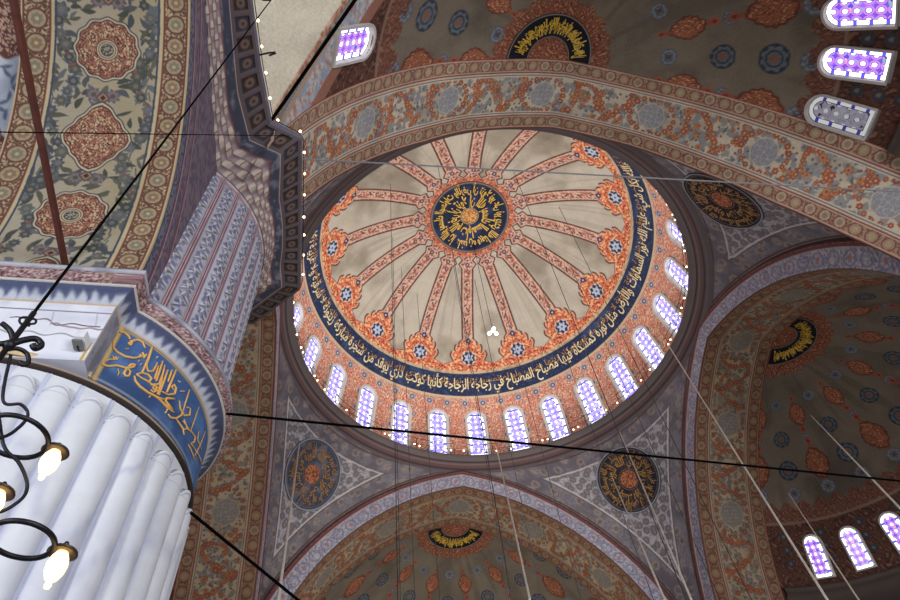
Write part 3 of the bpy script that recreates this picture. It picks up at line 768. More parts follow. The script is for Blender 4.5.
# ------------------------------------------------------------------ semi-domes
SW, SH = 1.18, 2.45
swm = window_mesh(SW, SH, .09, (.10, -.30, -.10), PANE_S)
PANE_U = stained('faint_glow_glass', 1.0, .5, ((.60, .58, .66), (.70, .68, .74), (.16, .15, .22), (.66, .64, .70)), (.9, .9, .92), ((.2, .2, .3), (.7, .7, .72)))  # lattice without daylight; its paleness is a weak glow set in the material
swd = (swm[0], swm[1].copy()); swd[1].materials.clear(); swd[1].materials.append(PANE_U)
def semi_dome(key, label, wins, winlabels, nx, ny, zlow, exedra=None, roundel_label=None, rc=0, tone=1.):
    A = ARCH[key]; dout = A.a + A.dep
    th = np.linspace(A.th, math.asin((zlow - A.zs) / A.R), ny); al = np.linspace(0, PI, nx)
    T, AL = np.meshgrid(th, al, indexing='ij')
    q = 1 - T / A.th
    uR, zR = A.prof(q, 0, 1.); uL, zL = A.prof(-q, 0, 1.)
    w = AL / PI; r = (uR - A.c0) * (1 - w) + (A.c0 - uL) * w; Z = zR * (1 - w) + zL * w
    r = np.maximum(r, .002)
    P = A.pt(A.c0 + r * np.cos(AL), dout + r * np.sin(AL), Z)
    V = A.R * (A.th - T); X = AL * r
    dark = tone
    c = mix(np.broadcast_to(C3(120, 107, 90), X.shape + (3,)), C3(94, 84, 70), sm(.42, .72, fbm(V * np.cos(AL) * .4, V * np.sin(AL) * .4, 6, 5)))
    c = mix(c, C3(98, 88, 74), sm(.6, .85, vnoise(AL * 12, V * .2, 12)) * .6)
    # flat coordinates about the crown for things near it
    Xc = V * np.cos(AL) - rc; Yc = V * np.sin(AL); D = np.hypot(Xc, Yc); TH = np.arctan2(Yc, Xc)
    RR = 2.1
    t = curl(Xc, Yc, .16, 2)
    fr = mix(np.broadcast_to(C3(140, 74, 40), c.shape), C3(98, 42, 26), sm(.4, .6, t)); fr = mix(fr, C3(186, 116, 74), sm(.7, .85, t))
    lob = RR * 1.05 + .55 + .20 * np.abs(np.sin(TH * 10))
    c = np.where((D < lob)[..., None], mix(fr, c, .25 * sm(RR + .3, lob, D)), c)
    # rows of rosettes and cartouches
    def rosette(c, v0, rad, n, ph, cols, vmax=None):
        st = PI / n; da = (AL - ph * st) % st - st / 2; x = da * np.interp(v0, V[:, 0], r[:, nx // 2]); y = V - v0; d = np.hypot(x, y); a = np.arctan2(y, x)
        c = mix(c, cols[0], sm(rad, rad * .92, d)); c = mix(c, cols[1], sm(rad * .82, rad * .74, d * (1 + .1 * np.cos(8 * a)))); c = mix(c, cols[2], sm(rad * .34, rad * .28, d * (1 + .2 * np.cos(6 * a))))
        return mix(c, cols[0], sm(.05, .02, np.abs(d - rad * .5)))
    def cartouche(c, v0, hl, hw, n, ph):
        st = PI / n; da = (AL - ph * st) % st - st / 2; rw = np.interp(v0, V[:, 0], r[:, nx // 2]); x = da * rw; y = V - v0
        e = np.abs(x) / hw; f_ = np.abs(y) / hl
        b = e ** 1.5 + f_ ** 1.5 + .07 * np.sin(np.arctan2(y, x) * 12)
        t = curl(x, y, .13, 3)
        p = mix(np.broadcast_to(C3(156, 84, 42), c.shape), C3(104, 46, 26), sm(.45, .65, t)); p = mix(p, C3(204, 136, 84), sm(.72, .86, t))
        c = np.where((b < 1)[..., None], p, c); c = mix(c, C3(104, 44, 30), sm(.14, .06, np.abs(b - .97)))
        for s in (-1, 1):
            y2 = y - s * hl * 1.42; b2 = np.abs(x) / (hw * .42) + np.abs(y2) / (hl * .34)
            c = mix(c, C3(160, 74, 42), sm(1.05, .9, b2)); c = mix(c, C3(110, 46, 28), sm(.5, .4, b2))
            c = mix(c, C3(150, 70, 42), sm(1.1, .9, np.abs(x) / (hw * .16) + 0 * y) * (np.abs(y) > hl) * (np.abs(y) < hl * 1.3))
        return c
    G = (C3(92, 96, 104), C3(126, 132, 142), C3(88, 74, 72)); G2 = (C3(50, 58, 70), C3(98, 106, 114), C3(126, 84, 60))
    pa, pb = (.5, 0.) if key != 'far' else (0., .5)
    c = rosette(c, 4.15, .36, 6, pb, G); c = cartouche(c, 4.95, .72, .46, 6, pa); c = rosette(c, 6.25, .50, 6, pb, G2); c = rosette(c, 6.55, .30, 6, pa, G)
    c = cartouche(c, 8.05, .95, .64, 6, pa); c = rosette(c, 8.15, .60, 6, pb, G2); c = rosette(c, 9.5, .42, 12, .5, G)
    # fringe and window zone
    vb = A.R * (A.th - math.asin((24.55 - A.zs) / A.R))
    t = curl(X, V, .2, 1); fz = mix(np.broadcast_to(C3(124, 66, 44), c.shape), C3(84, 36, 26), sm(.4, .62, t)); fz = mix(fz, C3(158, 100, 68), sm(.72, .88, t))
    edge = vb - .75 - .45 * np.abs(np.sin(AL * 26))
    c = np.where((V > edge)[..., None], mix(c, fz, .8), c)
    t2 = curl(X, V, .26, 5)
    wz = mix(np.broadcast_to(C3(96, 56, 40), c.shape), C3(62, 36, 30), sm(.4, .6, t2)); wz = mix(wz, C3(130, 84, 60), sm(.75, .88, t2))
    c = np.where((V > vb)[..., None], wz, c); c = mix(c, C3(136, 108, 88), sm(.10, .04, np.abs(V - vb)))
    for k in range(3):
        st = math.radians(wins[1]); da = (AL - math.radians(wins[0]) + st * 0) % st - st / 2
        d = np.hypot(da * r, V - (vb + .7 + k * .75)); c = mix(c, C3(60, 64, 72), sm(.26, .2, d)); c = mix(c, C3(120, 112, 100), sm(.1, .06, d))
    keep = np.ones(X.shape, bool)
    zt = wins[2]; i0 = int(np.argmin(np.abs(P[:, nx // 2, 2] - zt))); vt = V[i0, 0]
    angs = [q if isinstance(q, tuple) else (float(q), wins[2], 0) for q in wins[3]]
    def vtop(z): return V[int(np.argmin(np.abs(P[:, nx // 2, 2] - z))), 0]
    if exedra is not None:
        nrm, p0 = exedra
        de = (P[..., 0] - p0[0]) * nrm[0] + (P[..., 1] - p0[1]) * nrm[1]
        m = (de > -.8)
        tt = curl(de * 1.0, X, .2, 2); oc = mix(np.broadcast_to(C3(150, 160, 178), c.shape), C3(196, 190, 182), sm(.45, .65, tt)); oc = mix(oc, C3(190, 110, 70), sm(.8, .9, curl(de + 3, X, .24, 1)))
        c = np.where(m[..., None], oc, c); c = mix(c, C3(150, 96, 76), sm(.18, .12, np.abs(de + .8))); c = mix(c, C3(176, 150, 130), sm(.14, .08, np.abs(de + .05)))
        keep &= ~(de > 0)
    if exedra is not None: angs = [a for a in angs if (A.pt(np.array(A.c0 + 9.7 * math.cos(math.radians(a[0]))), np.array(dout + 9.7 * math.sin(math.radians(a[0]))), np.array(0.)) - np.array([p0[0], p0[1], 0]))[:2] @ np.array(nrm) < -.1]
    if exedra is not None: keep &= (P[..., 2] > 22.3) | (AL > 2.5) | (AL < 1.3)
    for a, zq, dark_ in angs:
        x = (AL - math.radians(a)) * r
        keep &= ~(arch_sd(x, vtop(zq) + SH - V, SW - .12, SH - .08) < 0)
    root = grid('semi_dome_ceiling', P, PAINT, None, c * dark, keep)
    tag(root, label, 'semi-dome', kind='structure')
    jc = nx // 2
    for k, (a, zq, dark_) in enumerate(angs):
        vt = vtop(zq); i0 = int(np.argmin(np.abs(V[:, 0] - vt)))
        ar = math.radians(a); j = int(round(ar / PI * (nx - 1))); j = min(max(j, 0), nx - 1)
        i1 = int(np.argmin(np.abs(V[:, 0] - vt - SH))); i1 = min(i1, ny - 1); im = (i0 + i1) // 2
        top, bot, mid = P[i0, j], P[i1, j], P[im, j]
        upv = top - bot; tng = np.cross(upv, A.pt(np.array(A.c0), np.array(dout), np.array(23.)) - mid); nr = np.cross(tng, upv)
        nr = nr if nr @ (A.pt(np.array(A.c0), np.array(dout), np.array(20.)) - mid) > 0 else -nr
        place_window(swd if dark_ else swm, frame_matrix(bot + (mid - (top + bot) / 2) * .6, upv, nr), 'pale unlit window lattice beside the cream overhead arch' if dark_ else winlabels, key + ' semi-dome windows')
    # low cornice under the windows
    zc = zlow; rl = r[-1]; ang = al
    ic = int(np.argmin(np.abs(Z[:, 0] - (22.3 if exedra is not None else 21.2)))); rl = r[ic]; Zc = Z[ic]
    pr = [(.0, .25), (-.30, .18), (-.36, .0), (-.36, -.22), (-.14, -.42), (-.05, -.9), (0, -1.5)]
    Pc = np.stack([A.pt(A.c0 + (rl + o) * np.cos(ang), dout + (rl + o) * np.sin(ang), Zc + h) for o, h in pr])
    kc = None
    if exedra is not None: kc = np.broadcast_to(ang < 2.0, Pc.shape[:2])
    lc = np.repeat(np.array([C3(60, 48, 42), C3(84, 70, 60), C3(96, 82, 72), C3(70, 58, 52), C3(84, 70, 62), C3(70, 60, 54), C3(60, 52, 48)])[:, None], nx, 1)
    tag(grid('semi_dome_cornice', Pc, PAINTF, None, lc, kc), 'dark moulded cornice under the windows of the ' + {'far': 'semi-dome opposite', 'near': 'semi-dome overhead', 'right': 'dim side semi-dome', 'left': 'hidden semi-dome'}[key], 'cornice', kind='structure')
    # half-round calligraphy at the crown
    if roundel_label:
        rm = r[:, nx // 2]
        def fn(X_, Y_, off):
            Xq = X_ + rc; vv = np.hypot(Xq, Y_); aa = np.clip(np.arctan2(Y_, Xq), 0, PI)
            tq = A.th - vv / A.R; qq = 1 - tq / A.th
            a1, z1 = A.prof(qq, 0, 1.); a2, z2 = A.prof(-qq, 0, 1.); ww = aa / PI
            rr_ = (a1 - A.c0) * (1 - ww) + (A.c0 - a2) * ww; zz_ = z1 * (1 - ww) + z2 * ww
            rr_ = np.maximum(rr_ - off * np.cos(tq), 0); zz_ = zz_ - off * np.sin(tq)
            return A.pt(A.c0 + rr_ * np.cos(aa), dout + .02 + rr_ * np.sin(aa), zz_)
        roundel('half_calligraphy_roundel', RR, fn, (C3(16, 20, 34), NAVY), roundel_label, [(.98, .02, C3(130, 116, 100)), (.48, .02, C3(130, 110, 90))], BO, letter=AMBER, half=True, text=VERSE2 + ' ' + VERSE3)
    return root
EXN = (-.845, -.535); EXP = (-10.3, -16.5)
semi_dome('far', 'semi-dome opposite, painted with orange cartouches and grey rosettes', (6, 14, 24.1, np.arange(6, 176, 14)), 'stained glass window low in the semi-dome opposite', 620, 250, 18., None, 'half-round gold calligraphy on the semi-dome behind the lilac-faced arch')
semi_dome('right', 'dark side semi-dome with orange cartouches above three lit windows', (-1, 14, 24.0, [15.6, 28.8, 43] + list(range(57, 176, 14))), 'violet and white stained glass window at the foot of the dim side semi-dome', 620, 250, 18., None, 'half-round gold calligraphy on black at the crown of the dim side semi-dome', rc=-.6)
semi_dome('near', 'dark semi-dome overhead behind the cream arch, with brown cartouches', (4, 11.6, 25.2, [(3.6, 25.2, 1)] + [15.8 + 11.6 * k for k in range(13)] + [(171.5, 24.1, 0)]), 'violet and white stained glass window at the foot of the semi-dome overhead', 620, 250, 17.2, (EXN, EXP), 'half-round navy and gold calligraphy with brown centre above the cream overhead arch', rc=-1.2)
semi_dome('left', 'semi-dome hidden behind the pillar and its arch', (6, 14, 24.1, np.arange(6, 176, 14)), 'stained glass window in the semi-dome behind the pillar', 200, 80, 21.2)

exec_marker = 0
# ------------------------------------------------------------------ the pillar
PC = np.array([-13.3, -13.3])
def pol(az_deg, r): a = np.radians(az_deg); return PC[0] + r * np.cos(a), PC[1] + r * np.sin(a)
pillar = empty('marble_pillar', (PC[0], PC[1], 0))
PB = np.array([PC[0], PC[1], 0])
tag(pillar, 'massive white fluted marble pillar with a blue calligraphy band and painted upper drum', 'pillar', kind='structure')
# fluted white shaft
nz, na = 240, 900
ad = np.linspace(-130, 150, na); zs_ = np.concatenate([np.linspace(0, 7.8, 40), np.linspace(7.82, 8.95, nz - 40)])
AD, ZZ = np.meshgrid(ad, zs_)
ft = ((AD + 34 + 5) % 10) / 10 * 2 - 1                      # -1..1 across one reed
w = np.sqrt(np.clip(1 - (ft / .86) ** 2, 0, 1))
cap = 8.48 + .26 * w                                         # round heads of the reeds
body = np.where(np.abs(ft) < .86, w, 0) * sm(cap + .05, cap - .01, ZZ)
rad = 2.545 + .115 * body
rad = rad + .012 * ((np.abs(ft) > .86) & (np.abs(ft) < .93))
X, Y = pol(AD, rad)
c = np.broadcast_to(C3(210, 211, 215), AD.shape + (3,)).copy()
xx = np.radians(AD) * 2.6
c = mix(c, C3(180, 184, 204), sm(.80, .90, np.abs(ft)) * .8)
hl = (np.abs(ft) < .9) & (ZZ > 8.3); c = mix(c, C3(120, 122, 146), sm(.022, .008, np.abs(ZZ - cap - .02)) * hl); c = mix(c, C3(160, 162, 180), sm(.018, .006, np.abs(ZZ - cap + .07)) * hl * (np.abs(ft) < .75))  # recess shadow round the reed heads, painted as two darker lines
vein = np.abs(fbm(xx * .9, ZZ * .35, 3, 5) - .5)
c = mix(c, C3(170, 172, 190), sm(.05, .0, vein) * .55); c = mix(c, C3(176, 178, 196), sm(.66, .8, fbm(xx * .5 + 4, ZZ * .5, 9, 4)) * .3)
c = mix(c, C3(176, 174, 176), sm(.012, .004, np.abs((ZZ + .1 * np.sin(np.floor((AD + 39) / 10))) % 1.9 - .95)) * .6)
grid('fluted_shaft', np.stack([X, Y, ZZ], -1) - PB, MARBLE, pillar, c)
def arc_strip(name, prof, a0, a1, n, mat, col, parent=pillar, cen=PC):
    a = np.radians(np.linspace(a0, a1, n)); p = np.asarray(prof, float)
    P = np.stack([cen[0] + p[:, :1] * np.cos(a), cen[1] + p[:, :1] * np.sin(a), np.repeat(p[:, 1:2], n, 1)], -1)
    return grid(name, P - PB, mat, parent, np.broadcast_to(col, P.shape) if np.ndim(col) == 1 else col)
arc_strip('bronze_collar', [(2.48, 8.94), (2.585, 8.94), (2.615, 8.955), (2.62, 8.98), (2.60, 9.0), (2.575, 9.01), (2.575, 9.06), (2.56, 9.09), (2.55, 9.10)], -130, 150, 200, PAINTF, np.repeat(np.array([C3(52, 40, 36)] * 4 + [C3(70, 54, 44), C3(120, 98, 76), C3(176, 152, 116), C3(150, 126, 96), C3(96, 84, 78)])[:, None], 200, 1))
# blue inscription band
na2, nz2 = 460, 60
AD, ZZ = np.meshgrid(np.linspace(-58.2, 150, na2), np.linspace(9.10, 10.38, nz2))
X, Y = pol(AD, 2.56)
xx = np.radians(AD) * 2.56
c = mix(np.broadcast_to(C3(36, 82, 140), AD.shape + (3,)), C3(58, 110, 164), sm(.45, .7, fbm(xx * 2, ZZ * 2, 7, 4)))
c = mix(c, C3(26, 56, 100), sm(.55, .75, fbm(xx * 1.4 + 3, ZZ * 1.4, 17, 4)) * .7)
for q, w, col in ((9.15, .03, C3(120, 126, 140)), (10.33, .03, C3(170, 140, 80))): c = mix(c, col, sm(w, w * .4, np.abs(ZZ - q)))
c = mix(c, C3(196, 160, 84), sm(.05, .02, np.abs(xx - math.radians(-58.2) * 2.56 - .05)))
bandp = grid('inscription_band', np.stack([X, Y, ZZ], -1) - PB, PAINTF, pillar, c)
STROKES = [(1.3,[(-57.1,10.22),(-56.0,10.26),(-54.1,10.24),(-52.9,10.19)]),(1.2,[(-52.5,10.15),(-52.8,10.09),(-52.0,10.08),(-51.9,10.14),(-52.5,10.15),(-50.8,10.26),(-48.8,10.28),(-47.1,10.2)]),(1.8,[(-52.5,9.96),(-52.4,9.95)]),(1.2,[(-57.4,10.16),(-57.3,9.99),(-56.5,9.85),(-54.8,9.8),(-51.9,9.8),(-49.2,9.86),(-47.7,9.94),(-47.4,10.03)]),(1,[(-47.6,9.95),(-46.3,10.04),(-47.3,10.08)]),(1,[(-46.1,9.98),(-45.7,10.1)]),(1.6,[(-47.3,9.87),(-47.1,9.87)]),(1.6,[(-46.2,9.83),(-46.0,9.83)]),(1.2,[(-53.7,9.66),(-55.9,9.59),(-57.1,9.49),(-57.0,9.43),(-55.3,9.45),(-52.8,9.55),(-49.7,9.6),(-47.9,9.69),(-47.8,9.76),(-49.0,9.71),(-49.6,9.59),(-49.8,9.48),(-48.8,9.45),(-47.9,9.49),(-48.1,9.58),(-49.5,9.61)]),(0.8,[(-55.6,9.69),(-54.7,9.64),(-54.5,9.7),(-53.8,9.65),(-53.6,9.72)]),(0.5,[(-52.1,9.5),(-51.2,9.44),(-51.2,9.38)]),(1.3,[(-45.0,10.33),(-44.4,10.01),(-44.4,9.69)]),(1.1,[(-45.9,9.6),(-43.4,9.6),(-40.7,9.63),(-40.5,9.72),(-42.2,9.74),(-44.4,9.69),(-45.9,9.6)]),(1.2,[(-46.3,9.55),(-45.2,9.47),(-43.1,9.43),(-39.6,9.43),(-35.7,9.48),(-32.5,9.56)]),(1,[(-43.4,9.6),(-38.9,9.63),(-37.0,9.65),(-37.5,9.56),(-38.6,9.58),(-38.4,9.66)]),(1,[(-44.2,9.99),(-43.9,9.87),(-42.7,9.8),(-41.1,9.86),(-40.8,10.0),(-40.9,10.09)]),(1.1,[(-39.2,10.2),(-38.5,9.74)]),(1.1,[(-37.9,10.16),(-36.3,9.7),(-36.1,9.53)]),(1.5,[(-42.0,10.18),(-41.6,10.18)]),(1.5,[(-38.6,9.38),(-38.3,9.38)]),(1.2,[(-36.0,10.12),(-35.5,9.54)]),(1.2,[(-32.8,10.27),(-32.9,9.71)]),(1,[(-37.4,10.06),(-37.1,9.72),(-39.0,9.64)]),(1,[(-34.4,10.19),(-34.1,9.91)]),(1.1,[(-40.0,10.05),(-39.3,9.75)]),(1,[(-39.9,9.6),(-37.8,9.65),(-36.8,9.58),(-37.8,9.51),(-39.1,9.51)]),(1.1,[(-35.1,9.64),(-32.0,9.69),(-29.5,9.82),(-29.8,9.94),(-31.2,9.97),(-31.9,9.88),(-29.6,9.88)]),(1.2,[(-38.5,9.45),(-35.0,9.48),(-29.9,9.47),(-26.7,9.51)]),(0.9,[(-33.5,9.47),(-30.3,9.51),(-28.6,9.49)]),(1.2,[(-28.6,9.74),(-32.0,9.61),(-32.2,9.55),(-27.7,9.53)]),(1.5,[(-30.2,9.43),(-29.9,9.43)]),(1.5,[(-30.4,9.37),(-30.1,9.37)]),(0.8,[(-23.4,10.2),(-22.9,9.71)]),(0.7,[(-14.6,10.17),(-14.8,9.62)]),(1,[(-26.3,9.8),(-24.6,9.69),(-21.5,9.67),(-18.6,9.8),(-19.4,9.92),(-21.6,9.86)]),(1,[(-29.0,9.38),(-27.3,9.37),(-24.8,9.46),(-22.8,9.62),(-22.9,9.71)]),(0.9,[(-24.7,9.45),(-19.7,9.45),(-17.8,9.38)]),(0.8,[(-20.8,9.61),(-17.4,9.55),(-19.5,9.43)]),(0.9,[(-17.9,9.52),(-14.6,9.61),(-10.4,9.66),(-9.8,9.57),(-11.9,9.45),(-7.5,9.51)]),(0.6,[(-8.8,9.86),(-7.8,9.71),(-0.2,9.79)]),(0.6,[(-2.4,10.14),(-3.7,9.76),(-5.7,9.44)]),(0.6,[(-30.2,10.12),(-29.4,10.11),(-29.0,10.15)]),(0.6,[(-27.6,9.97),(-25.4,10.07)]),(0.7,[(-21.2,9.56),(-14.3,9.59)]),(0.8,[(-13.4,9.36),(-4.1,9.39)]),(0.8,[(-7.5,9.51),(6.8,9.76)])]
mb = MB()
for w, L in STROKES:
    pts = []
    for (a0_, z0_), (a1_, z1_) in zip(L[:-1], L[1:]):
        for k in range(3):
            t = k / 3; a_ = a0_ + (a1_ - a0_) * t; x_, y_ = pol(a_, 2.572); pts.append((x_ - PC[0], y_ - PC[1], z0_ + (z1_ - z0_) * t))
    x_, y_ = pol(L[-1][0], 2.572); pts.append((x_ - PC[0], y_ - PC[1], L[-1][1]))
    m = len(pts); mb.tube(pts, [.018 * w * (.6 + .4 * math.sin(PI * (i + .6) / (m + .2))) for i in range(m)], 6)
# the rest of the line, round the far side of the pillar
V, F = text_geo('إن الله يحب التوابين', .02); w_, h_ = V.max(0)
X, Y = pol(14 + (V[:, 0] / w_) * 100, 2.575)
mb.add(np.stack([X - PC[0], Y - PC[1], 9.25 + V[:, 1] / h_ * .95], 1), F)
tag(mb.obj('band_lettering', plain('pale_gold_letters', (.86, .66, .36), .55, 0, .15), bandp, True), 'golden calligraphy on the blue band')

# mouldings carried along the flat respond and round the drum
def plan_path():
    p = [(-18.5, -15.85), (-17, -15.85), (-15, -15.85), (-13.5, -15.85), (-12.6, -15.85), (-11.95, -15.85), (-11.95, -15.475)]
    nrm = [(0, -1)] * 5 + [(1, -1)]
    a0_ = math.radians(-58.2); n1 = np.array([1, 0.]); n2 = np.array([math.cos(a0_), math.sin(a0_)]); m_ = (n1 + n2) / (1 + n1 @ n2); nrm.append(tuple(m_))
    for a_ in np.linspace(-55, 150, 150):
        x_, y_ = pol(a_, 2.56); p.append((x_, y_)); nrm.append((math.cos(math.radians(a_)), math.sin(math.radians(a_))))
    return np.array(p), np.array(nrm)
pp, pn = plan_path()
# densify
seg = np.hypot(*np.diff(pp, axis=0).T); s_ = np.r_[0, np.cumsum(seg)]
si = np.unique(np.concatenate([s_, np.arange(0, s_[-1], .03)]))
px_ = np.stack([np.interp(si, s_, pp[:, k]) for k in (0, 1)], 1); pnn = np.stack([np.interp(si, s_, pn[:, k]) for k in (0, 1)], 1)
# keep straight-run normals exact except at the mitres
for i, s0 in enumerate(si):
    j = int(np.searchsorted(s_, s0 - 1e-9)); 
    if s0 < s_[5] - 1e-6: pnn[i] = (0, -1) if abs(s0 - s_[5]) > .02 else pnn[i]
def sweep(name, prof, mat, colfn, parent=None):
    pr = []
    for (o0, z0), (o1, z1) in zip(prof[:-1], prof[1:]):
        n = max(2, int(math.hypot(o1 - o0, z1 - z0) / .025))
        pr += [(o0 + (o1 - o0) * k / n, z0 + (z1 - z0) * k / n) for k in range(n)]
    pr.append(prof[-1]); pr = np.array(pr); ln = np.r_[0, np.cumsum(np.hypot(*np.diff(pr, axis=0).T))]
    P = np.empty((len(pr), len(si), 3))
    for j, (o, z) in enumerate(pr):
        P[j, :, :2] = px_ + pnn * o; P[j, :, 2] = z
    S_, L_ = np.meshgrid(si, ln)
    return grid(name, P - PB, mat, parent or pillar, colfn(S_, L_, ln[-1]))
def c_feather(S, L, T):
    tip = L / T; f = np.abs((S / .17) % 1 - .5) * 2
    c = mix(np.broadcast_to(C3(70, 78, 112), S.shape + (3,)), C3(178, 180, 190), sm(-.15, .25, .75 - tip - f * .45 + .3 * (vnoise(S * 14, L * 9, 2) - .5)))
    return mix(c, C3(190, 150, 96), sm(.1, .04, tip))
sweep('feathered_moulding', [(0, 10.36), (.02, 10.40), (.05, 10.46), (.12, 10.54), (.20, 10.58), (.22, 10.60)], PAINTF, c_feather)
sweep('gilt_fillet', [(.22, 10.595), (.25, 10.60), (.25, 10.63), (.22, 10.635)], PAINTF, lambda S, L, T: np.broadcast_to(C3(196, 186, 176), S.shape + (3,)))
def c_torus(S, L, T):
    t = curl(S, L * 1.4, .07, 2); c = mix(np.broadcast_to(C3(136, 96, 100), S.shape + (3,)), C3(186, 158, 150), sm(.48, .64, t)); c = mix(c, C3(84, 44, 50), sm(.36, .24, curl(S + 1, L, .05, 5)))
    return mix(c, C3(170, 150, 120), sm(.6, .8, vnoise(S * 3, L * 2, 4)) * .4)
sweep('leafy_torus', [(.22, 10.63)] + [(.20 + .14 * math.sin(PI * (k + .5) / 12), 10.77 - .13 * math.cos(PI * (k + .5) / 12)) for k in range(12)] + [(.24, 10.90)], PAINTF, c_torus)
sweep('top_ledge', [(.24, 10.90), (.31, 10.92), (.31, 10.98), (.10, 11.0), (-.30, 11.02)], PAINTF, lambda S, L, T: mix(np.broadcast_to(C3(140, 142, 158), S.shape + (3,)), C3(176, 174, 182), sm(.4, .7, vnoise(S * 5, L * 5, 3))))

# flat marble respond under the straight moulding
X, Z = np.meshgrid(np.linspace(-18.5, -11.95, 500), np.linspace(9.05, 10.37, 130))
c = np.broadcast_to(C3(222, 223, 230), X.shape + (3,)).copy()
c = mix(c, C3(186, 186, 200), sm(.5, .8, fbm(X * .8, Z * 2, 5, 4)) * .6)
c = mix(c, C3(120, 96, 110), sm(.02, .008, np.abs(Z - 10.17)) * .9)
def wiggle(zc, amp, x0, f, k): return zc + amp * (vnoise(X * f, X * 0, k) - .5) + (X + 12) * -.02
m1 = sm(.018, .008, np.abs(Z - wiggle(9.86, .16, 0, 5, 3))) * (X > -13.3) * (X < -12.0)
m2 = sm(.020, .008, np.abs(Z - (9.58 + .035 * np.sin(X * 14) + (X + 12) * -.03))) * (X > -14.2) * (X < -12.2)
m3 = sm(.03, .01, np.abs(Z - wiggle(9.80, .10, 0, 8, 6))) * (X > -12.7)
m4 = sm(.012, .005, np.abs(((X + Z * .25) % .62) - .31)) * (Z > 9.85) * (Z < 10.17) * (X > -13)
c = mix(c, C3(92, 60, 76), m1); c = mix(c, C3(150, 138, 146), m2); c = mix(c, C3(140, 118, 126), m3 * .8); c = mix(c, C3(170, 168, 180), m4)
c = mix(c, C3(190, 190, 205), sm(.5, .9, vnoise(X * 6, Z * 3, 8)) * (Z > 9.85) * .5)
c = mix(c, C3(196, 160, 84), sm(.03, .012, np.abs(X + 12.0)) * (Z < 9.45))
P = np.stack([X, np.full(X.shape, -15.85), Z], -1)
grid('marble_respond', P - PB, MARBLE, pillar, c)
P = np.array([[(-18.5, -15.85, 9.05), (-11.95, -15.85, 9.05)], [(-18.5, -15.2, 9.05), (-11.95, -15.2, 9.05)]], float)
grid('respond_underside', P - PB, MARBLE, pillar, np.broadcast_to(C3(200, 200, 210), P.shape))
Y, Z = np.meshgrid(np.linspace(-15.85, -15.40, 30), np.linspace(9.05, 10.37, 90))
c = mix(np.broadcast_to(C3(150, 148, 160), Y.shape + (3,)), C3(120, 118, 132), sm(.4, .7, fbm(Y * 5, Z * 3, 3, 3))); c = mix(c, C3(196, 176, 160), sm(.03, .01, np.abs(Y + 15.83)))
grid('respond_return', np.stack([np.full(Y.shape, -11.95), Y, Z], -1) - PB, PAINTF, pillar, c)
def frill(S, L, T): return mix(np.broadcast_to(C3(196, 168, 104), S.shape + (3,)), C3(120, 92, 54), sm(.3, .6, L / T))
arc_strip('gilt_line', [(2.63, 9.06), (2.65, 9.10), (2.65, 9.14), (2.60, 9.15)], -130, -58.5, 90, PAINTF, C3(196, 166, 110))

# painted upper drum with convex reeds
RU = 2.60; NF = 10.6
ad = np.linspace(-58.4, 120, 1150); zz_ = np.linspace(10.95, 16.85, 330)
AD, ZZ = np.meshgrid(ad, zz_)
fk = (AD + 58.4) / NF; ft = (fk % 1) * 2 - 1; wv = np.sqrt(np.clip(1 - (ft / .80) ** 2, 0, 1)); cap = 16.05 + .42 * wv
inr = (np.abs(ft) < .80) & (ZZ < cap)
rad = RU - .05 + .09 * wv * sm(cap + .02, cap - .06, ZZ) + .05 * sm(16.6, 16.75, ZZ)
X, Y = pol(AD, rad)
U = np.radians(AD) * RU; X_ = ft * math.radians(NF) / 2 * RU
c = mix(np.broadcast_to(C3(188, 168, 172), AD.shape + (3,)), C3(170, 150, 158), sm(.4, .7, vnoise(U * 5, ZZ * 5, 5)))
c = mix(c, C3(124, 56, 62), sm(.06, .03, np.abs(np.abs(ft) - .985)))
c = np.where(inr[..., None], C3(172, 168, 178), c)
dl = np.minimum(np.abs(np.abs(ft) - .80), np.where(ZZ > 15.9, np.abs(ZZ - cap) * 3, 9))
c = mix(c, C3(132, 98, 114), sm(.07, .03, dl)); 
cv = Canvas(U.max() - U.min(), ZZ.max() - ZZ.min(), AD.shape[1], AD.shape[0], (0, 0, 0)); cv.a = c; ub = U.min()
rg = random.Random(3); wf = math.radians(NF) * RU
BL = [C3(108, 110, 144), C3(126, 128, 156), C3(96, 98, 130)]; OL = [C3(108, 100, 84), C3(92, 86, 76), C3(122, 112, 94)]
for k in range(17):
    xc = (k + .5) * wf; v = .12
    while v < 5.35:
        s = 1 if int(v / .27) % 2 else -1
        cv.leaf(xc - .02 * s, v, .30, .085, .9 * s + PI / 2 - 1.57 * (s < 0) * 0, rg.choice(OL))
        cv.leaf(xc + .05 * s, v + .10, .22, .10, PI / 2 + .7 * s, rg.choice(BL)); cv.leaf(xc - .06 * s, v + .16, .20, .09, .5 * s, rg.choice(BL))
        for _ in range(4): cv.disc(xc + rg.uniform(-.11, .11), v + rg.uniform(-.1, .12), rg.uniform(.03, .055), rg.choice(BL))
        cv.leaf(xc + .07 * s, v - .06, .16, .04, -.6 * s, C3(206, 204, 210)); cv.leaf(xc - .03, v + .05, .2, .03, 1.2 * s, C3(206, 204, 212))
        v += .27
msk = inr & (np.abs(ft) < .72)
c = np.where(msk[..., None], cv.a, c)
c = mix(c, C3(150, 124, 128), sm(.05, .02, np.abs(ZZ - 16.62))); c = mix(c, C3(176, 156, 160), sm(.06, .03, np.abs(ZZ - 16.75)))
grid('painted_drum', np.stack([X, Y, ZZ], -1) - PB, PAINTF, pillar, c)

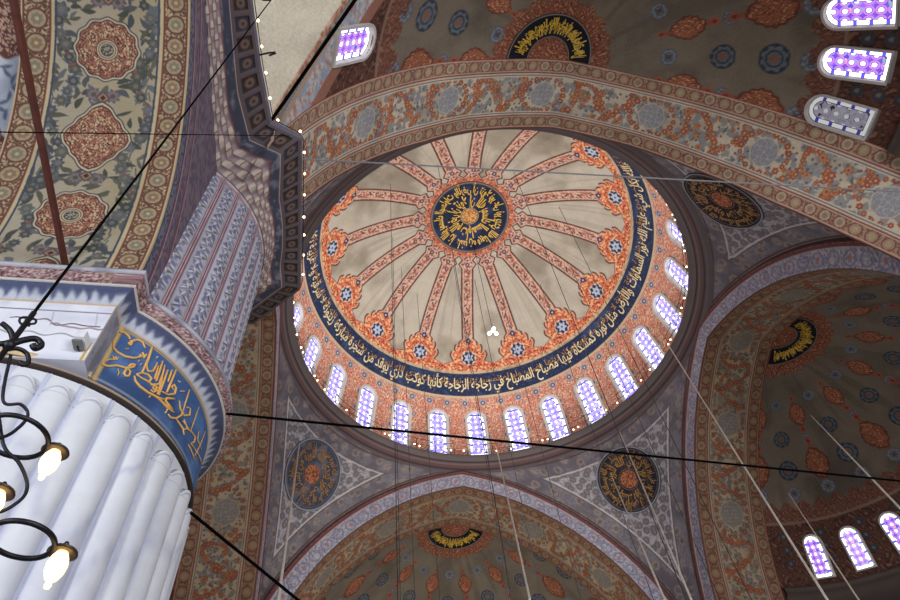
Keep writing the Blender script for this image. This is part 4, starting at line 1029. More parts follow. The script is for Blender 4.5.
# ------------------------------------------------------------------ side arch springing from the pillar: soffit, spandrel, inner vault
AY, AZ, AR = -21.1, 10.8, 4.98; SX0, SX1 = -11.75, -14.75
tl = np.linspace(.02, 1.0, 640); tl = np.r_[tl * 8.0, np.linspace(8.05, PI * AR + .1, 120)]          # arc length from the pillar, fine where it is seen
W_ = SX0 - SX1
def paint_floral(nx, ny):
    cv = Canvas(9.0, W_, nx, ny, C3(180, 168, 142)); U, V = cv.U, cv.V           # V: 0 at the nave side
    rg = random.Random(11)
    cv.a = mix(cv.a, C3(174, 158, 118), sm(.4, .75, fbm(U * .5, V * .7, 2, 4)))
    BLU = [C3(88, 92, 98), C3(108, 112, 114), C3(78, 82, 86)]; GRN = [C3(78, 80, 70), C3(96, 94, 74), C3(104, 104, 92)]; RD_ = C3(150, 74, 48)
    y0, y1 = .50, W_ - .56
    for k in range(60):
        for yy in (-1, 1):
            u = .15 + k * .145; v_ = (y0 + y1) / 2 + yy * (.80 + .12 * math.sin(u * 3.55 + .3))
            cv.line([(u - .08, v_ + .05 * math.sin(u * 9)), (u + .08, v_ + .05 * math.sin(u * 9 + 1.3))], .022, C3(90, 96, 92))
    for k in range(420):
        u = rg.uniform(0, 9); v_ = rg.uniform(y0 + .06, y1 - .06)
        if min(math.hypot(u - c_, v_ - (y0 + y1) / 2) for c_ in (5.03, 3.27, 1.5, 6.8, -.3, 8.57)) < .66: continue
        cv.leaf(u, v_, rg.uniform(.20, .38), rg.uniform(.06, .12), rg.uniform(0, 6.3), rg.choice(GRN + BLU))
    for k in range(84):
        for s in (-1, 1):
            u = .1 + k * .215 + rg.uniform(-.03, .03); v_ = (y0 + y1) / 2 + s * (.70 + .17 * math.sin(u * 3.55 * 1. + 1.2) + rg.uniform(-.05, .05))
            cv.flower(u, v_, rg.uniform(.09, .145), (rg.choice(BLU), rg.choice(GRN + BLU), C3(128, 120, 112)), rg.choice((6, 7, 8)), rg.uniform(0, 3))
            if rg.random() < .25: cv.leaf(u + .1, v_ + .05, .13, .06, rg.uniform(0, 6), RD_)
    for k in range(30):
        u = .6 + .885 * (k // 2); s = -1 if k % 2 else 1
        if k // 2 % 2 == 0: continue
    for c_ in (2.38, 4.15, 5.92, 7.7, .6):
        for s in (-1, 1): cv.flower(c_, (y0 + y1) / 2 + s * .17, .13, (C3(112, 98, 108), C3(136, 116, 116), C3(88, 92, 74)), 8, .3)
    ym = (y0 + y1) / 2
    def filigree(sl, X, Y, m):
        t = curl(X, Y, .062, 2); t2 = curl(X, Y, .045, 7)
        b = mix(np.broadcast_to(C3(166, 96, 62), X.shape + (3,)), C3(212, 180, 134), sm(.5, .62, t)); b = mix(b, C3(84, 48, 40), sm(.38, .28, t2))
        cv.a[sl] = mix(cv.a[sl], b, m)
    for c_, kind in ((5.03, 0), (3.27, 1), (1.5, 0), (6.8, 1), (-.3, 1), (8.57, 0)):
        sl, X, Y = cv.win(c_, ym, .95)
        if sl is None: continue
        r = np.hypot(X, Y); a = np.arctan2(Y, X)
        if kind == 0: d = r - .53 * (1 + .035 * np.cos(12 * a))
        else:
            yy = np.abs(Y) / .60; xx = np.abs(X) / .72
            d = ((yy ** 1.25 + xx ** 1.12) ** .9 - .95) * .5 + .012 * np.cos(12 * a)
            for s in (-1, 1):
                dd = (np.abs(X - s * .83) + np.abs(Y)) - .10
                cv.put(sl, sm(.05, .03, dd), C3(84, 84, 84)); cv.put(sl, sm(.01, -.01, dd), C3(170, 120, 80)); cv.put(sl, sm(-.04, -.05, dd), C3(70, 50, 46))
        cv.put(sl, sm(.075, .065, d), C3(72, 74, 80)); cv.put(sl, sm(.052, .042, d), C3(204, 190, 156)); cv.put(sl, sm(.02, .01, d), C3(96, 46, 38))
        filigree(sl, X, Y, sm(-.005, -.015, d))
        cv.put(sl, sm(.012, .004, np.abs(d + .05)), C3(110, 52, 40))
        if kind == 0:
            cv.put(sl, sm(.21, .20, r), C3(110, 52, 40)); cv.put(sl, sm(.19, .18, r), C3(206, 186, 146)); cv.put(sl, sm(.165, .155, r), C3(80, 62, 56)); cv.put(sl, sm(.15, .14, r), C3(204, 184, 146)); cv.put(sl, sm(.125, .115, r), C3(78, 76, 78))
            cv.put(sl, sm(.11, .1, r) * sm(.5, .6, curl(X, Y, .05, 3)), C3(180, 164, 130))
    for yb, w in ((.25, .46), (W_ - .28, .52)):
        m = np.abs(V - yb) < w / 2
        t = curl(U, V, .055, 4)
        b = mix(np.broadcast_to(C3(160, 130, 92), U.shape + (3,)), C3(104, 66, 50), sm(.48, .6, t)); b = mix(b, C3(204, 176, 128), sm(.3, .2, t))
        cv.a = np.where(m[..., None], b, cv.a)
        u = .1; k = 0
        while u < 9:
            cv.ring(u, yb, w * .34, .035, C3(112, 66, 50)); cv.disc(u, yb, w * .30, C3(178, 154, 114)); cv.lobed(u, yb, w * .2, 7, .12, C3(150, 116, 80) if k % 2 else C3(140, 132, 106)); cv.disc(u, yb, w * .07, C3(200, 176, 130)); u += w * .86; k += 1
        for s in (-1, 1):
            cv.a = mix(cv.a, C3(120, 56, 40), sm(.03, .015, np.abs(V - yb - s * w * .46)))
            cv.a = mix(cv.a, C3(204, 182, 132), sm(.035, .02, np.abs(V - yb - s * (w * .5 + .02)))); cv.a = mix(cv.a, C3(70, 76, 96), sm(.022, .012, np.abs(V - yb - s * (w * .5 + .075))))
    return cv.a
nyf = 260
colf = paint_floral(800, nyf)
ui = np.clip((tl - 0) / 9.0, 0, 1) * 799; i0 = np.clip(np.floor(ui).astype(int), 0, 798); fr_ = (ui - i0)[None, :, None]
cf = (colf[:, i0] * (1 - fr_) + colf[:, i0 + 1] * fr_) * np.array([.86, .85, .84])
th = tl / AR; xs = np.linspace(SX0, SX1, nyf)
TH, XS = np.meshgrid(th, xs)
side = empty('side_arch_wall', (SX0, AY, AZ)); sb = np.array(side.location)
tag(side, 'smaller arch at upper left with green and cream flowered underside and brown medallions', 'arch', kind='structure')
grid('arch_soffit', np.stack([XS, AY + AR * np.cos(TH), AZ + AR * np.sin(TH)], -1) - sb, PAINTF, side, cf)
# spandrel towards the nave
tt = np.linspace(-.04, PI, 700); dr = np.linspace(0, 1, 150)
ro = np.minimum(np.where(np.cos(tt) > 1e-3, 5.80 / np.maximum(np.cos(tt), 1e-3), 9), np.where(np.sin(tt) > 1e-3, 6.85 / np.maximum(np.sin(tt), 1e-3), 9)); ro = np.maximum(np.minimum(ro, 9), AR + .02)
TT, DR = np.meshgrid(tt, dr); RR = AR + (ro[None] - AR) * DR
D = RR - AR; S = TT * AR
c = mix(np.broadcast_to(C3(118, 100, 112), D.shape + (3,)), C3(92, 80, 98), sm(.4, .65, curl(S, D, .16, 2)))
c = np.where((D < .38)[..., None], mix(np.broadcast_to(C3(104, 106, 126), D.shape + (3,)), C3(70, 72, 92), sm(.45, .65, curl(S, D, .11, 5))), c)
for q, w, col in ((.03, .05, C3(196, 170, 116)), (.10, .02, C3(70, 66, 80)), (.40, .05, C3(110, 48, 56)), (.48, .03, C3(160, 140, 146)), (.86, .05, C3(116, 52, 58)), (.94, .03, C3(150, 130, 138))):
    c = mix(c, col, sm(w, w * .4, np.abs(D - q)))
grid('spandrel', np.stack([np.full(D.shape, SX0), AY + RR * np.cos(TT), AZ + RR * np.sin(TT)], -1) - sb, PAINTF, side, c)
# vault beyond the arch
tv = np.linspace(0, PI, 500); xv = np.linspace(SX1 + .02, -20, 240); TV, XV = np.meshgrid(tv, xv); U = TV * 5.36
cv = Canvas(PI * 5.36, 5.3, 500, 240, C3(186, 190, 194)); 
cv.a = mix(cv.a, C3(150, 156, 172), sm(.4, .7, fbm(cv.U * 1.2, cv.V * 1.2, 4, 4)))
for u, v_, kd in ((5.75, .42, 0), (4.55, .30, 1), (3.3, .75, 0), (7.4, .6, 1), (2.0, .5, 1)):
    if kd == 0:
        cv.lobed(u, v_, .58, 10, .05, C3(100, 50, 42)); sl, X, Y = cv.win(u, v_, .55); t_ = curl(X, Y, .06, 2); cv.put(sl, sm(.53, .51, np.hypot(X, Y)) * sm(.5, .62, t_), C3(190, 150, 120)); cv.put(sl, sm(.53, .51, np.hypot(X, Y)) * sm(.4, .25, t_), C3(96, 50, 44))
    else:
        for q in range(9): cv.leaf(u + .12 * q - .5, v_ + .14 * math.sin(q), .26, .07, q, C3(82, 90, 112))
grid('inner_vault', np.stack([XV, AY + 5.36 * np.cos(TV), AZ + 5.36 * np.sin(TV)], -1) - sb, PAINTF, side, cv.a)
P = np.stack([np.full((2, 500), SX1 + .01), np.stack([AY + AR * np.cos(tv), AY + 5.4 * np.cos(tv)]), np.stack([AZ + AR * np.sin(tv), AZ + 5.4 * np.sin(tv)])], -1)
grid('inner_edge', P - sb, PAINTF, side, np.broadcast_to(C3(90, 94, 110), P.shape))

# ------------------------------------------------------------------ gallery on muqarnas around the pillar head and along the exedra
def arcp(a): x, y = pol(a, 2.62); return (x, y)
OUT = [(-11.9, -28), (-11.35, -24), (-11.06, -19.1), (-10.9, -17.6), (-10.66, -16.22), (-9.9, -15.9), (-9.9, -13.3), (-9.9, -11.26), (-11.26, -9.9), (-15.9, -9.9)]
INN = [(-11.75, -28), (-11.75, -24), (-11.75, -19.1), (-11.75, -17.3), arcp(-54), arcp(-40), arcp(0), arcp(30), arcp(60), arcp(120)]
ANG = [None] * 4 + [-54, -40, 0, 30, 60, 120]
O_, I_ = [], []
for k in range(len(OUT) - 1):
    n = max(6, int(np.hypot(OUT[k + 1][0] - OUT[k][0], OUT[k + 1][1] - OUT[k][1]) / .03))
    for q in range(n):
        t = q / n; O_.append([OUT[k][i] * (1 - t) + OUT[k + 1][i] * t for i in (0, 1)])
        if ANG[k] is not None: I_.append(arcp(ANG[k] * (1 - t) + ANG[k + 1] * t))
        else: I_.append([INN[k][i] * (1 - t) + INN[k + 1][i] * t for i in (0, 1)])
O_, I_ = np.array(O_), np.array(I_)
gl = np.hypot(*(O_ - I_).T); dirn = (O_ - I_) / gl[:, None]
sO = np.r_[0, np.cumsum(np.hypot(*np.diff(O_, axis=0).T))]
gal = empty('gallery_cornice', (-10.6, -16.2, 18)); gb = np.array(gal.location)
tag(gal, 'dark coffered gallery cornice on stalactite corbels around the painted drum head', 'cornice', kind='structure')
ZL = 18.0
def at_off(o): return O_ - dirn * np.minimum(o, gl * (.82 * o / 1.0 if False else .9) * np.clip(o / .95, 0, 1))[:, None] if np.ndim(o) == 0 else None
f1 = np.minimum(.55, gl * .55); f2 = np.minimum(.85, gl * .80)
# stalactite corbels
tiers = 4; rows = []; cols = []; H_ = ZL - .52 - 16.72
for tier in range(tiers):
    ph = (sO / .52 + .5 * (tier % 2)) % 1; tri = 1 - np.abs(ph * 2 - 1); half = np.abs(ph - .5) < .25
    for lt, pr_, dz in ((0., 0 * tri, 0 * tri), (.30, -.25 + .55 * tri, .10 * tri), (.62, .05 + .95 * tri, -.12 * tri), (.97, .80 + .20 * tri, .0 * tri)):
        prog = np.clip((tier + pr_) / tiers, 0, 1); L = I_ + dirn * ((gl - f2) * prog)[:, None]
        rows.append(np.concatenate([L, (16.72 + H_ * (tier + lt) / tiers + dz * H_ / tiers)[:, None]], 1))
        b = np.where(half[:, None], C3(190, 172, 158), C3(150, 132, 134)); b = np.where((ph > .5)[:, None], b * .9, b)  # facet shading put into the colour: flanks and one half of each cell darker
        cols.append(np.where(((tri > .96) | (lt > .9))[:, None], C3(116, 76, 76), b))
rows.append(np.concatenate([I_ + dirn * (gl - f2)[:, None], np.full((len(sO), 1), ZL - .52)], 1)); cols.append(np.broadcast_to(C3(96, 60, 64), (len(sO), 3)))
grid('stalactite_corbels', np.array(rows) - gb, PAINTF, gal, np.array(cols), None, False)
def strip(name, fa, za, fb, zb, n, colfn, rec=None):
    R = []
    for k in range(n + 1):
        t = k / n; o = fa * (1 - t) + fb * t; R.append(np.concatenate([O_ - dirn * o[:, None], np.full((len(sO), 1), za * (1 - t) + zb * t)], 1))
    R = np.array(R); S_, T_ = np.meshgrid(sO, np.linspace(0, 1, n + 1))
    if rec is not None: R[..., 2] += rec(S_, T_)
    return grid(name, R - gb, PAINTF, gal, colfn(S_, T_), None, rec is None)
def c_blue(S, T):
    t = curl(S, T * .3, .1, 2); c = mix(np.broadcast_to(C3(58, 60, 76), S.shape + (3,)), C3(108, 106, 120), sm(.5, .75, fbm(S * 5, T * 2, 4, 3))); c = mix(c, C3(120, 60, 66), sm(.12, .08, T)); return mix(c, C3(170, 150, 140), sm(.9, .96, T))
strip('blue_fillet', f2, ZL - .52, f1, ZL - .36, 8, c_blue)
def cof(S, T): return (np.abs((S / .42) % 1 - .5) < .36) & (np.abs(T - .5) < .36)
def c_cof(S, T):
    m = cof(S, T); c = np.broadcast_to(C3(86, 72, 74), S.shape + (3,)).copy(); k = (np.floor(S / .42) % 2)[..., None]
    c = np.where(m[..., None], np.where(k > 0, C3(52, 38, 36), C3(48, 44, 54)), c)
    d = np.hypot(((S / .42) % 1 - .5) * .42, (T - .5) * .5); return mix(c, C3(104, 78, 66), sm(.05, .015, np.abs(d - .07)) * m)
strip('coffered_soffit', f1, ZL - .36, np.zeros_like(f1), ZL, 22, c_cof, lambda S, T: cof(S, T) * .05)
strip('gallery_lip', np.zeros_like(f1), ZL, np.zeros_like(f1) - .02, ZL + .22, 3, lambda S, T: np.broadcast_to(C3(96, 92, 112), S.shape + (3,)))
fl_ = np.stack([np.concatenate([O_, np.full((len(sO), 1), ZL + .22)], 1), np.concatenate([I_ - dirn * 1.6, np.full((len(sO), 1), ZL + .22)], 1)])
grid('gallery_floor', fl_ - gb, PAINTF, gal, np.broadcast_to(C3(120, 110, 104), fl_.shape))
s2 = empty('string_lights', tuple(O_[0]) + (ZL + .22,)); s2b = np.array(s2.location)
wp = np.concatenate([O_ + dirn * .05, np.full((len(sO), 1), ZL + .26)], 1)[::8] - s2b
MB().tube(wp, .010, 4).obj('wire', BLACK, s2)
bm2 = MB().ball((0, 0, 0), .038, 8, 6).mesh('bulb', BULB, True)
for k, s in enumerate(np.arange(2, sO[-1] - 1, .62)):
    i = int(np.searchsorted(sO, s)); p = O_[i] + dirn[i] * .07; o = link('bulb', bm2, s2); o.location = (p[0] - s2b[0], p[1] - s2b[1], .08 + .05 * math.sin(k * 4.1))
tag(s2, 'string of warm bulbs along the dark coffered gallery beside the pillar', 'string lights')
# wrought hooks that carry the wire
def hook(p, dr_, label):
    r = empty('iron_hook', tuple(p)); d = np.array([dr_[0], dr_[1], 0])
    MB().tube([(0, 0, 0), tuple(d * .22 + [0, 0, .02]), tuple(d * .40 + [0, 0, -.03]), tuple(d * .44 + [0, 0, -.16]), tuple(d * .30 + [0, 0, -.26])], .022, 6).obj('bracket', IRON, r)
    tag(r, label, 'hook')
for k, (s, lb) in enumerate(((10.2, 'black iron hook on the gallery lip near the lit plaster vault'), (8.9, 'second black iron hook along the gallery lip, towards the coffered corner'))):
    i = int(np.searchsorted(sO, s)); hook((O_[i][0], O_[i][1], ZL + .15), dirn[i], lb)

# ------------------------------------------------------------------ exedra beside the gallery
MC = np.array([.26 + EXN[0] * 9.25, -15.88 + EXN[1] * 9.25]); MR = 6.3; MZ = 16.8
dx = np.array([.535, -.845]); nx_ = np.array(EXN)
be = np.linspace(0, PI, 260); ga = np.linspace(.20, PI / 2, 120)      # be: around the chord axis end to end, ga: elevation
BE, GA = np.meshgrid(be, ga)
P = np.stack([MC[0] + MR * np.cos(GA) * (-np.cos(BE) * dx[0] + np.sin(BE) * nx_[0]), MC[1] + MR * np.cos(GA) * (-np.cos(BE) * dx[1] + np.sin(BE) * nx_[1]), MZ + MR * np.sin(GA)], -1)
dp = MR * np.cos(GA) * np.sin(BE); hz = MR * GA; U = BE * MR
c = mix(np.broadcast_to(C3(218, 206, 182), U.shape + (3,)), C3(184, 172, 150), sm(.4, .75, fbm(U * .5, hz * .5, 4, 5)))
t = curl(U, hz, .22, 3)
orn = mix(np.broadcast_to(C3(190, 110, 70), U.shape + (3,)), C3(214, 176, 140), sm(.5, .65, t)); orn = mix(orn, C3(130, 60, 44), sm(.35, .2, t))
c = np.where((hz < 1.1 + .3 * np.abs(np.sin(BE * 14)))[..., None], orn, c)
c = np.where(((dp < .14) & (GA < 1.4))[..., None], mix(orn, C3(176, 150, 130), .35), c)
ex = grid('exedra_ceiling', P, PAINT, None, c)
tag(ex, 'plain lit plaster half-vault beside the dark gallery', 'vault', kind='structure')
# vertical wall above the exedra arch, in the plane of the opening
a_ = np.linspace(0, PI, 120); rr_ = np.linspace(MR - .02, 9.5, 30); AA, RR = np.meshgrid(a_, rr_)
P = np.stack([MC[0] + RR * np.cos(AA) * dx[0], MC[1] + RR * np.cos(AA) * dx[1], MZ + RR * np.sin(AA)], -1)
c = mix(np.broadcast_to(C3(150, 156, 170), P.shape), C3(190, 176, 160), sm(.4, .65, curl(AA * 6, RR, .2, 3)))
tag(grid('exedra_arch_wall', P, PAINT, None, c), 'edge-on blue painted arch wall between the lit plaster vault and the overhead semi-dome', 'arch', kind='structure')

# ------------------------------------------------------------------ iron ties, cables and cords
def cable(name, a, b, r, mat, label, cat, sag=0., n=2, group=None):
    a, b = np.array(a, float), np.array(b, float); root = tuple(a)
    pts = [(0, 0, 0) if k == 0 else tuple((b - a) * k / n - np.array([0, 0, 4 * sag * (k / n) * (1 - k / n)])) for k in range(n + 1)]
    o = MB().tube(pts, r, 6).obj(name, mat); o.location = root
    return tag(o, label, cat, group)
cable('tie_rod', (-12.90, -16.0, 11.05), (-12.72, -25.9, 11.15), .058, RUST, 'rusty red iron tie rod crossing below the flowered side arch', 'tie rod')
cable('tie_rod', (-10.76, -16.08, 18.3), (-5.46, -24.45, 18.3), .045, BLACK, 'thick black tie rod slanting across the lit plaster vault', 'tie rod')
cable('cable', (-10.42, -13.6, 10.40), (10.3, -11.3, 10.84), .025, BLACK, 'long black cable crossing below the dome from the blue band of the pillar', 'cable')
cable('cable', (-10.66, -13.12, 8.64), (1.6, -3.3, 4.2), .026, BLACK, 'black cable leaving the bronze collar of the pillar', 'cable')
cable('cable', (-9.86, -15.35, 18.05), (11.0, -15.6, 19.5), .024, PALEC, 'thin grey cable strung from the gallery lip under the cream overhead arch', 'cable')
cable('cable', (-12.57, -18.91, 9.55), (-10.2, -15.98, 17.95), .008, BLACK, 'thin dark wire across the medallions of the flowered side arch', 'cable')
CORD = [((11.62, 1.25, 33.0), (3.3, -9.1, 6.5), .034, 'thickest white cord, slanting down from the dome ring past the dim side arch'),
 ((2.1, 10.9, 32.9), (-3.4, -7.1, 10.8), .034, 'white cord falling in front of the lilac-faced arch'),
 ((-11.2, 9.6, 31.9), (-9.3, -10.8, 8.5), .034, 'white cord beside the blue medallion with the brick red centre'),
 ((9.5, 7.2, 31.2), (-.6, -9.7, 9.2), .026, 'thin white cord crossing the dark medallion with the amber centre'),
 ((9.0, 9.4, 29.6), (-1.5, -10.2, 8.9), .026, 'thin white cord passing the foot of the dark medallion with the amber centre'),
 ((14.4, 2.2, 22.2), (3.4, -9.8, 8.0), .022, 'thin pale cord falling past the three lit windows'),
 ((14.9, -1.6, 24.0), (5.0, -10.9, 10.8), .026, 'thin pale cord in front of the dim side semi-dome')]
for a, b, r, lb in CORD: cable('suspension_cable', a, b, r, WHITEC, lb, 'cord')
for k, (a, r) in enumerate(((100, 4.2), (78, 5.2), (60, 6.0), (120, 7.0), (140, 6.4), (35, 7.4), (165, 6.0), (15, 8.2), (-20, 6.6), (-60, 5.0), (205, 7.0), (235, 5.4))):
    x, y = r * math.cos(math.radians(a)), r * math.sin(math.radians(a)); zt = ZD + math.sqrt((RD - .05) ** 2 - r * r)
    cable('lamp_wire', (x, y, zt), (x, y, 3.5), .017, GREYC, 'fine dark wire hanging down from the plaster of the dome', 'wire', group='fine wires hanging from the dome')
# small three-bulb lamp hanging in the dome
tl_ = empty('hanging_lamp', (.52, 2.0, 34.6))
MB().tube([(0, 0, 0), (0, 0, 11.2)], .017, 5).obj('cord', BLACK, tl_)
MB().lathe([(.001, .05), (.10, .02), (.16, -.10), (.12, -.12), (.001, -.08)], 12).obj('cap', BOXW, tl_)
lb_ = MB().ball((0, 0, 0), .12, 10, 7).mesh('bulb', glow('white_bulb', (1, .99, .96), 5), True)
for k in range(3):
    a = 2 * PI * k / 3 + .5; o = link('bulb', lb_, tl_); o.location = (.26 * math.cos(a), .26 * math.sin(a), -.2)
    MB().tube([(0, 0, -.05), (.26 * math.cos(a), .26 * math.sin(a), -.10)], .02, 5).obj('arm', BOXW, tl_)
tag(tl_, 'small white three-bulb lamp hanging in front of the dome plaster', 'lamp')

# ------------------------------------------------------------------ white lamp housing on the marble respond
hb = empty('lamp_housing', (-12.08, -15.86, 9.26))
V = []; 
for y, s, dz in ((0, .085, .0), (-.20, .065, .02)):
    for sx, sz in ((-1, -1), (1, -1), (1, 1), (-1, 1)): V.append((sx * s, y, .10 + dz + sz * (.10 if y == 0 else .07)))
link('housing', new_mesh('housing', V, [(0, 1, 5, 4), (1, 2, 6, 5), (2, 3, 7, 6), (3, 0, 4, 7), (4, 5, 6, 7), (3, 2, 1, 0)], BOXW), hb)
MB().box((0, -.11, -.02), (.13, .18, .035)).obj('grey_base', plain('grey_metal', (.45, .44, .43), .6), hb)
MB().tube([(.0, .01, -.02), (.0, -.06, -.05), (.0, -.11, -.04)], .012, 5).obj('bracket', IRON, hb)
tag(hb, 'small white box lamp fixed to the marble beside the blue calligraphy band', 'lamp')

# ------------------------------------------------------------------ wrought-iron chandelier at the left
ST = Vector((-10.17, -19.70, 0))
ch = empty('chandelier', (ST.x, ST.y, 4.0)); cb = Vector(ch.location)
MB().tube([(0, 0, -.9), (0, 0, 1.0)], .016, 8).obj('stem', IRON, ch, True)
cable_o = MB().tube([(0, 0, .95), (0, 0, 15.8)], .010, 6).obj('hanging_cable', BLACK, ch)
MB().ball((0, 0, .68), .034, 10, 8).obj('knot', IRON, ch, True)
def scroll(dirv, r0, turns, z0, h, rad, name='scroll', s=1):
    d = Vector(dirv).normalized(); pts = []
    for k in range(40):
        t = k / 39
        if t < .5: q = t / .5; pts.append(d * (r0 * q) + Vector((0, 0, z0 + h * math.sin(q * PI / 2))))
        else:
            q = (t - .5) / .5; a = PI / 2 - s * q * turns * 2 * PI; rr = h * .42 * (1 - .55 * q)
            pts.append(d * (r0 + rr * math.cos(a)) + Vector((0, 0, z0 + h - h * .42 + rr * math.sin(a))))
    MB().tube(pts, [rad * (1 - .35 * k / 39) for k in range(40)], 7).obj(name, IRON, ch, True)
VD = Vector((.83, .55, 0))                                        # towards the lamps seen in the picture
def P(x, y, z): return Vector((x, y, z)) - cb
def curve(pts, n=12):
    out = []; p = [Vector(q) for q in pts]
    for i in range(len(p) - 1):
        a, b, c_, d = p[max(i - 1, 0)], p[i], p[i + 1], p[min(i + 2, len(p) - 1)]
        for k in range(n):
            t = k / n; out.append(.5 * ((2 * b) + (c_ - a) * t + (2 * a - 5 * b + 4 * c_ - d) * t * t + (3 * b - a - 3 * c_ + d) * t ** 3))
    return out + [p[-1]]
# upper scroll cluster on the stem
def S7(L): return [(x * .72, y * .72, .70 + (z - .68) * .72) for x, y, z in L]
MB().tube(curve(S7([(.0, .0, .72), (-.05, -.03, .80), (-.12, -.07, .84)])), .016, 6).obj('scroll', IRON, ch, True)
MB().tube(curve(S7([(0, 0, .66), (.05, .03, .76), (.105, .07, .835), (.155, .10, .80), (.135, .09, .74), (.11, .072, .765)])), .019, 7).obj('scroll', IRON, ch, True)
MB().tube(curve(S7([(.0, 0, .60), (.05, .035, .66), (.11, .075, .655), (.15, .10, .58), (.13, .088, .53), (.105, .07, .55)])), .013, 7).obj('scroll', IRON, ch, True)
MB().tube(curve(S7([(0, 0, .70), (-.06, -.04, .62), (-.13, -.09, .66), (-.11, -.07, .72)])), .017, 7).obj('scroll', IRON, ch, True)
MB().tube(curve(S7([(.02, .01, .95), (.045, .03, .99), (.03, .02, 1.03), (-.03, -.02, 1.0), (-.045, -.03, .95), (-.02, -.01, .92), (.03, .02, .94)])), .007, 6).obj('scroll', IRON, ch, True)
# long s-shaped straps
MB().tube(curve([(.03, .02, .62), P(-10.061, -19.625, 4.323), P(-9.99, -19.58, 4.34), P(-9.944, -19.549, 4.296), P(-9.95, -19.55, 4.20), P(-9.99, -19.58, 4.10), (.05, .03, .02)]), .009, 6).obj('strap', IRON, ch, True)
MB().tube(curve([(.02, .01, .45), P(-10.03, -19.60, 4.20), P(-9.953, -19.554, 4.06), P(-9.87, -19.51, 4.0), P(-9.80, -19.465, 3.90), P(-9.80, -19.465, 3.80), P(-9.88, -19.51, 3.70), (.05, .03, -.35)]), .009, 6).obj('strap', IRON, ch, True)
hp = curve([(.17 * math.cos(a), .17 * math.sin(a), 0) for a in np.linspace(0, 2 * PI, 25)], 3)
def lamp_arm(ctr, hub_z, ldir, R=.155):
    """a ring carrying a glass lamp at its outer end"""
    c_ = Vector(ctr) - cb; d = Vector(ldir).normalized(); sd = Vector((-d.y, d.x, 0))
    MB().tube([c_ + d * (R * math.cos(a)) + sd * (R * math.sin(a)) for a in np.linspace(0, 2 * PI, 40, endpoint=False)], .0135, 7, closed=True).obj('lamp_ring', IRON, ch, True)
    MB().tube(curve([(0, 0, hub_z - cb.z), c_ - d * (R * 1.5) + Vector((0, 0, .03)), c_ - d * R]), .013, 7).obj('arm', IRON, ch, True)
    e = c_ + d * (R + .045)
    MB().tube(curve([c_ + d * R, c_ + d * (R + .03) + Vector((0, 0, .035)), e + Vector((0, 0, .06)), e + d * .02 + Vector((0, 0, .02))], 6), .005, 5).obj('hanger', IRON, ch, True)
    lp = MB().lathe([(.001, .035), (.02, .034), (.045, .018), (.066, .008), (.070, -.002), (.060, -.006), (.040, .0), (.001, .004)], 20, e).obj('lamp_cap', GLASSD, ch, True)
    tag(lp, 'dark brown saucer-shaped lamp cap')
    g = MB().lathe([(.026, .0), (.040, -.03), (.047, -.065), (.043, -.10), (.028, -.135), (.012, -.15), (.016, -.165), (.012, -.18), (.001, -.185)], 18, e).obj('glass_bulb', LAMP, ch, True)
    tag(g, 'glowing yellow glass bulb')
ring_dir = (.86, .52, 0)
lamp_arm((-9.944 + .005, -19.547, 4.14), 4.12, ring_dir)
lamp_arm((-9.717, -19.421, 3.622), 3.62, ring_dir, .14)
lamp_arm((-10.03, -19.60, 3.82), 3.82, ring_dir, .13)
for a in (150, 210, 270, 330): 
    dv = (math.cos(math.radians(a)), math.sin(math.radians(a)), 0)
    if a in (150, 210, 270): lamp_arm((ST.x + .32 * dv[0], ST.y + .32 * dv[1], 3.9), 3.9, dv)
tag(ch, 'black wrought-iron chandelier with curling arms and glowing glass lamps in front of the white pillar', 'chandelier')

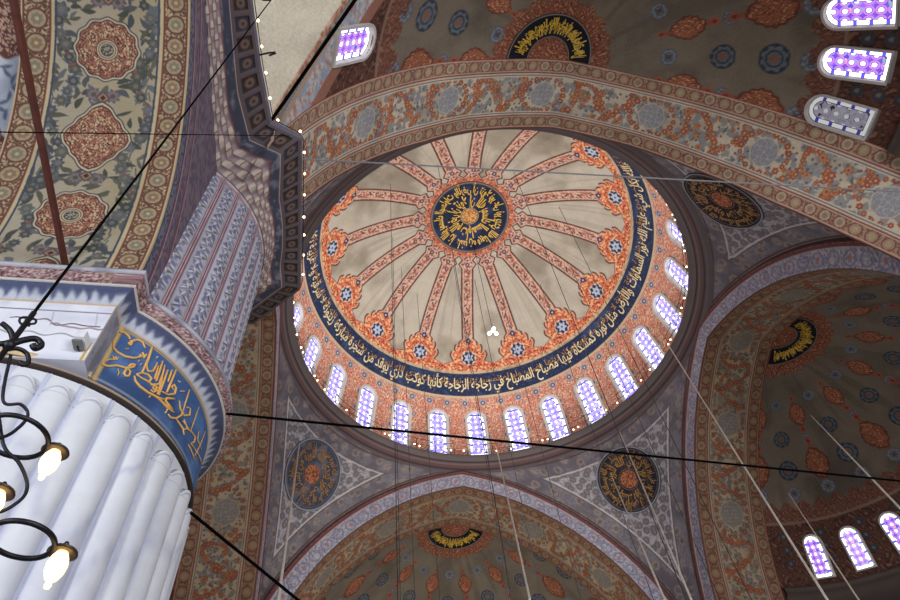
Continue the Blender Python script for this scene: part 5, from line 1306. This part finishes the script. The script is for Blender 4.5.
# ------------------------------------------------------------------ light
wd = bpy.data.worlds.new('daylight'); SC.world = wd; wd.use_nodes = True
bg = wd.node_tree.nodes['Background']; bg.inputs[0].default_value = (.95, .93, 1.0, 1); bg.inputs[1].default_value = .13
def area(name, loc, to, size, power, col, sy=None):
    l = bpy.data.lights.new(name, 'AREA'); l.energy = power; l.color = col; l.size = size
    if sy: l.shape = 'RECTANGLE'; l.size_y = sy
    o = bpy.data.objects.new(name, l); COL.objects.link(o); o.location = loc
    o.rotation_euler = (Vector(to) - Vector(loc)).to_track_quat('-Z', 'Y').to_euler(); return o
area('entrance_windows_daylight', (6, -38, 6), (-6, 4, 17), 13, 6200, (.93, .95, 1.0), 8)
area('great_chandelier_glow', (0, 0, 4.2), (0, 0, 40), 12, 1300, (1.0, .91, .77), 12)
area('side_window_daylight', (-15.5, -26.5, 4.0), (-13.6, -15.9, 9.0), 2.6, 950, (.86, .91, 1.0), 3)
def spot(name, loc, to, power, col, ang, rad, blend):
    l = bpy.data.lights.new(name, 'SPOT'); l.energy = power; l.color = col; l.spot_size = math.radians(ang); l.spot_blend = blend; l.shadow_soft_size = rad
    o = bpy.data.objects.new(name, l); COL.objects.link(o); o.location = loc
    o.rotation_euler = (Vector(to) - Vector(loc)).to_track_quat('-Z', 'Y').to_euler(); return o
spot('added_dome_fill', (0, 0, 6), (0, 0, 40), 27000, (1.0, .985, .94), 46.5, .6, .12)  # added spot with no real fixture, brightens the dome plaster from below
for k in range(14):
    a = 2 * PI * (k + .5) / 14; area('added_ring_fill', (12.25 * math.cos(a), 12.25 * math.sin(a), RINGZ + .3), (-3 * math.cos(a), -3 * math.sin(a), 42), .35, 120, (1.0, .96, .88))  # added fill lamps, unseen behind the ring lip, to brighten the window zone
spot('added_semi_dome_fill', (-1, -9, 6), (-.5, 17, 26.5), 13000, (1.0, .93, .82), 52, 1.2, .6)  # added spot with no real fixture, lifts the far semi-dome
SC.view_settings.view_transform = 'Standard'; SC.view_settings.look = 'None'; SC.view_settings.gamma = 1; SC.view_settings.use_curve_mapping = False
SC.view_settings.exposure = 0.0
SC.cycles.use_denoising = True
SC.cycles.max_bounces = 6
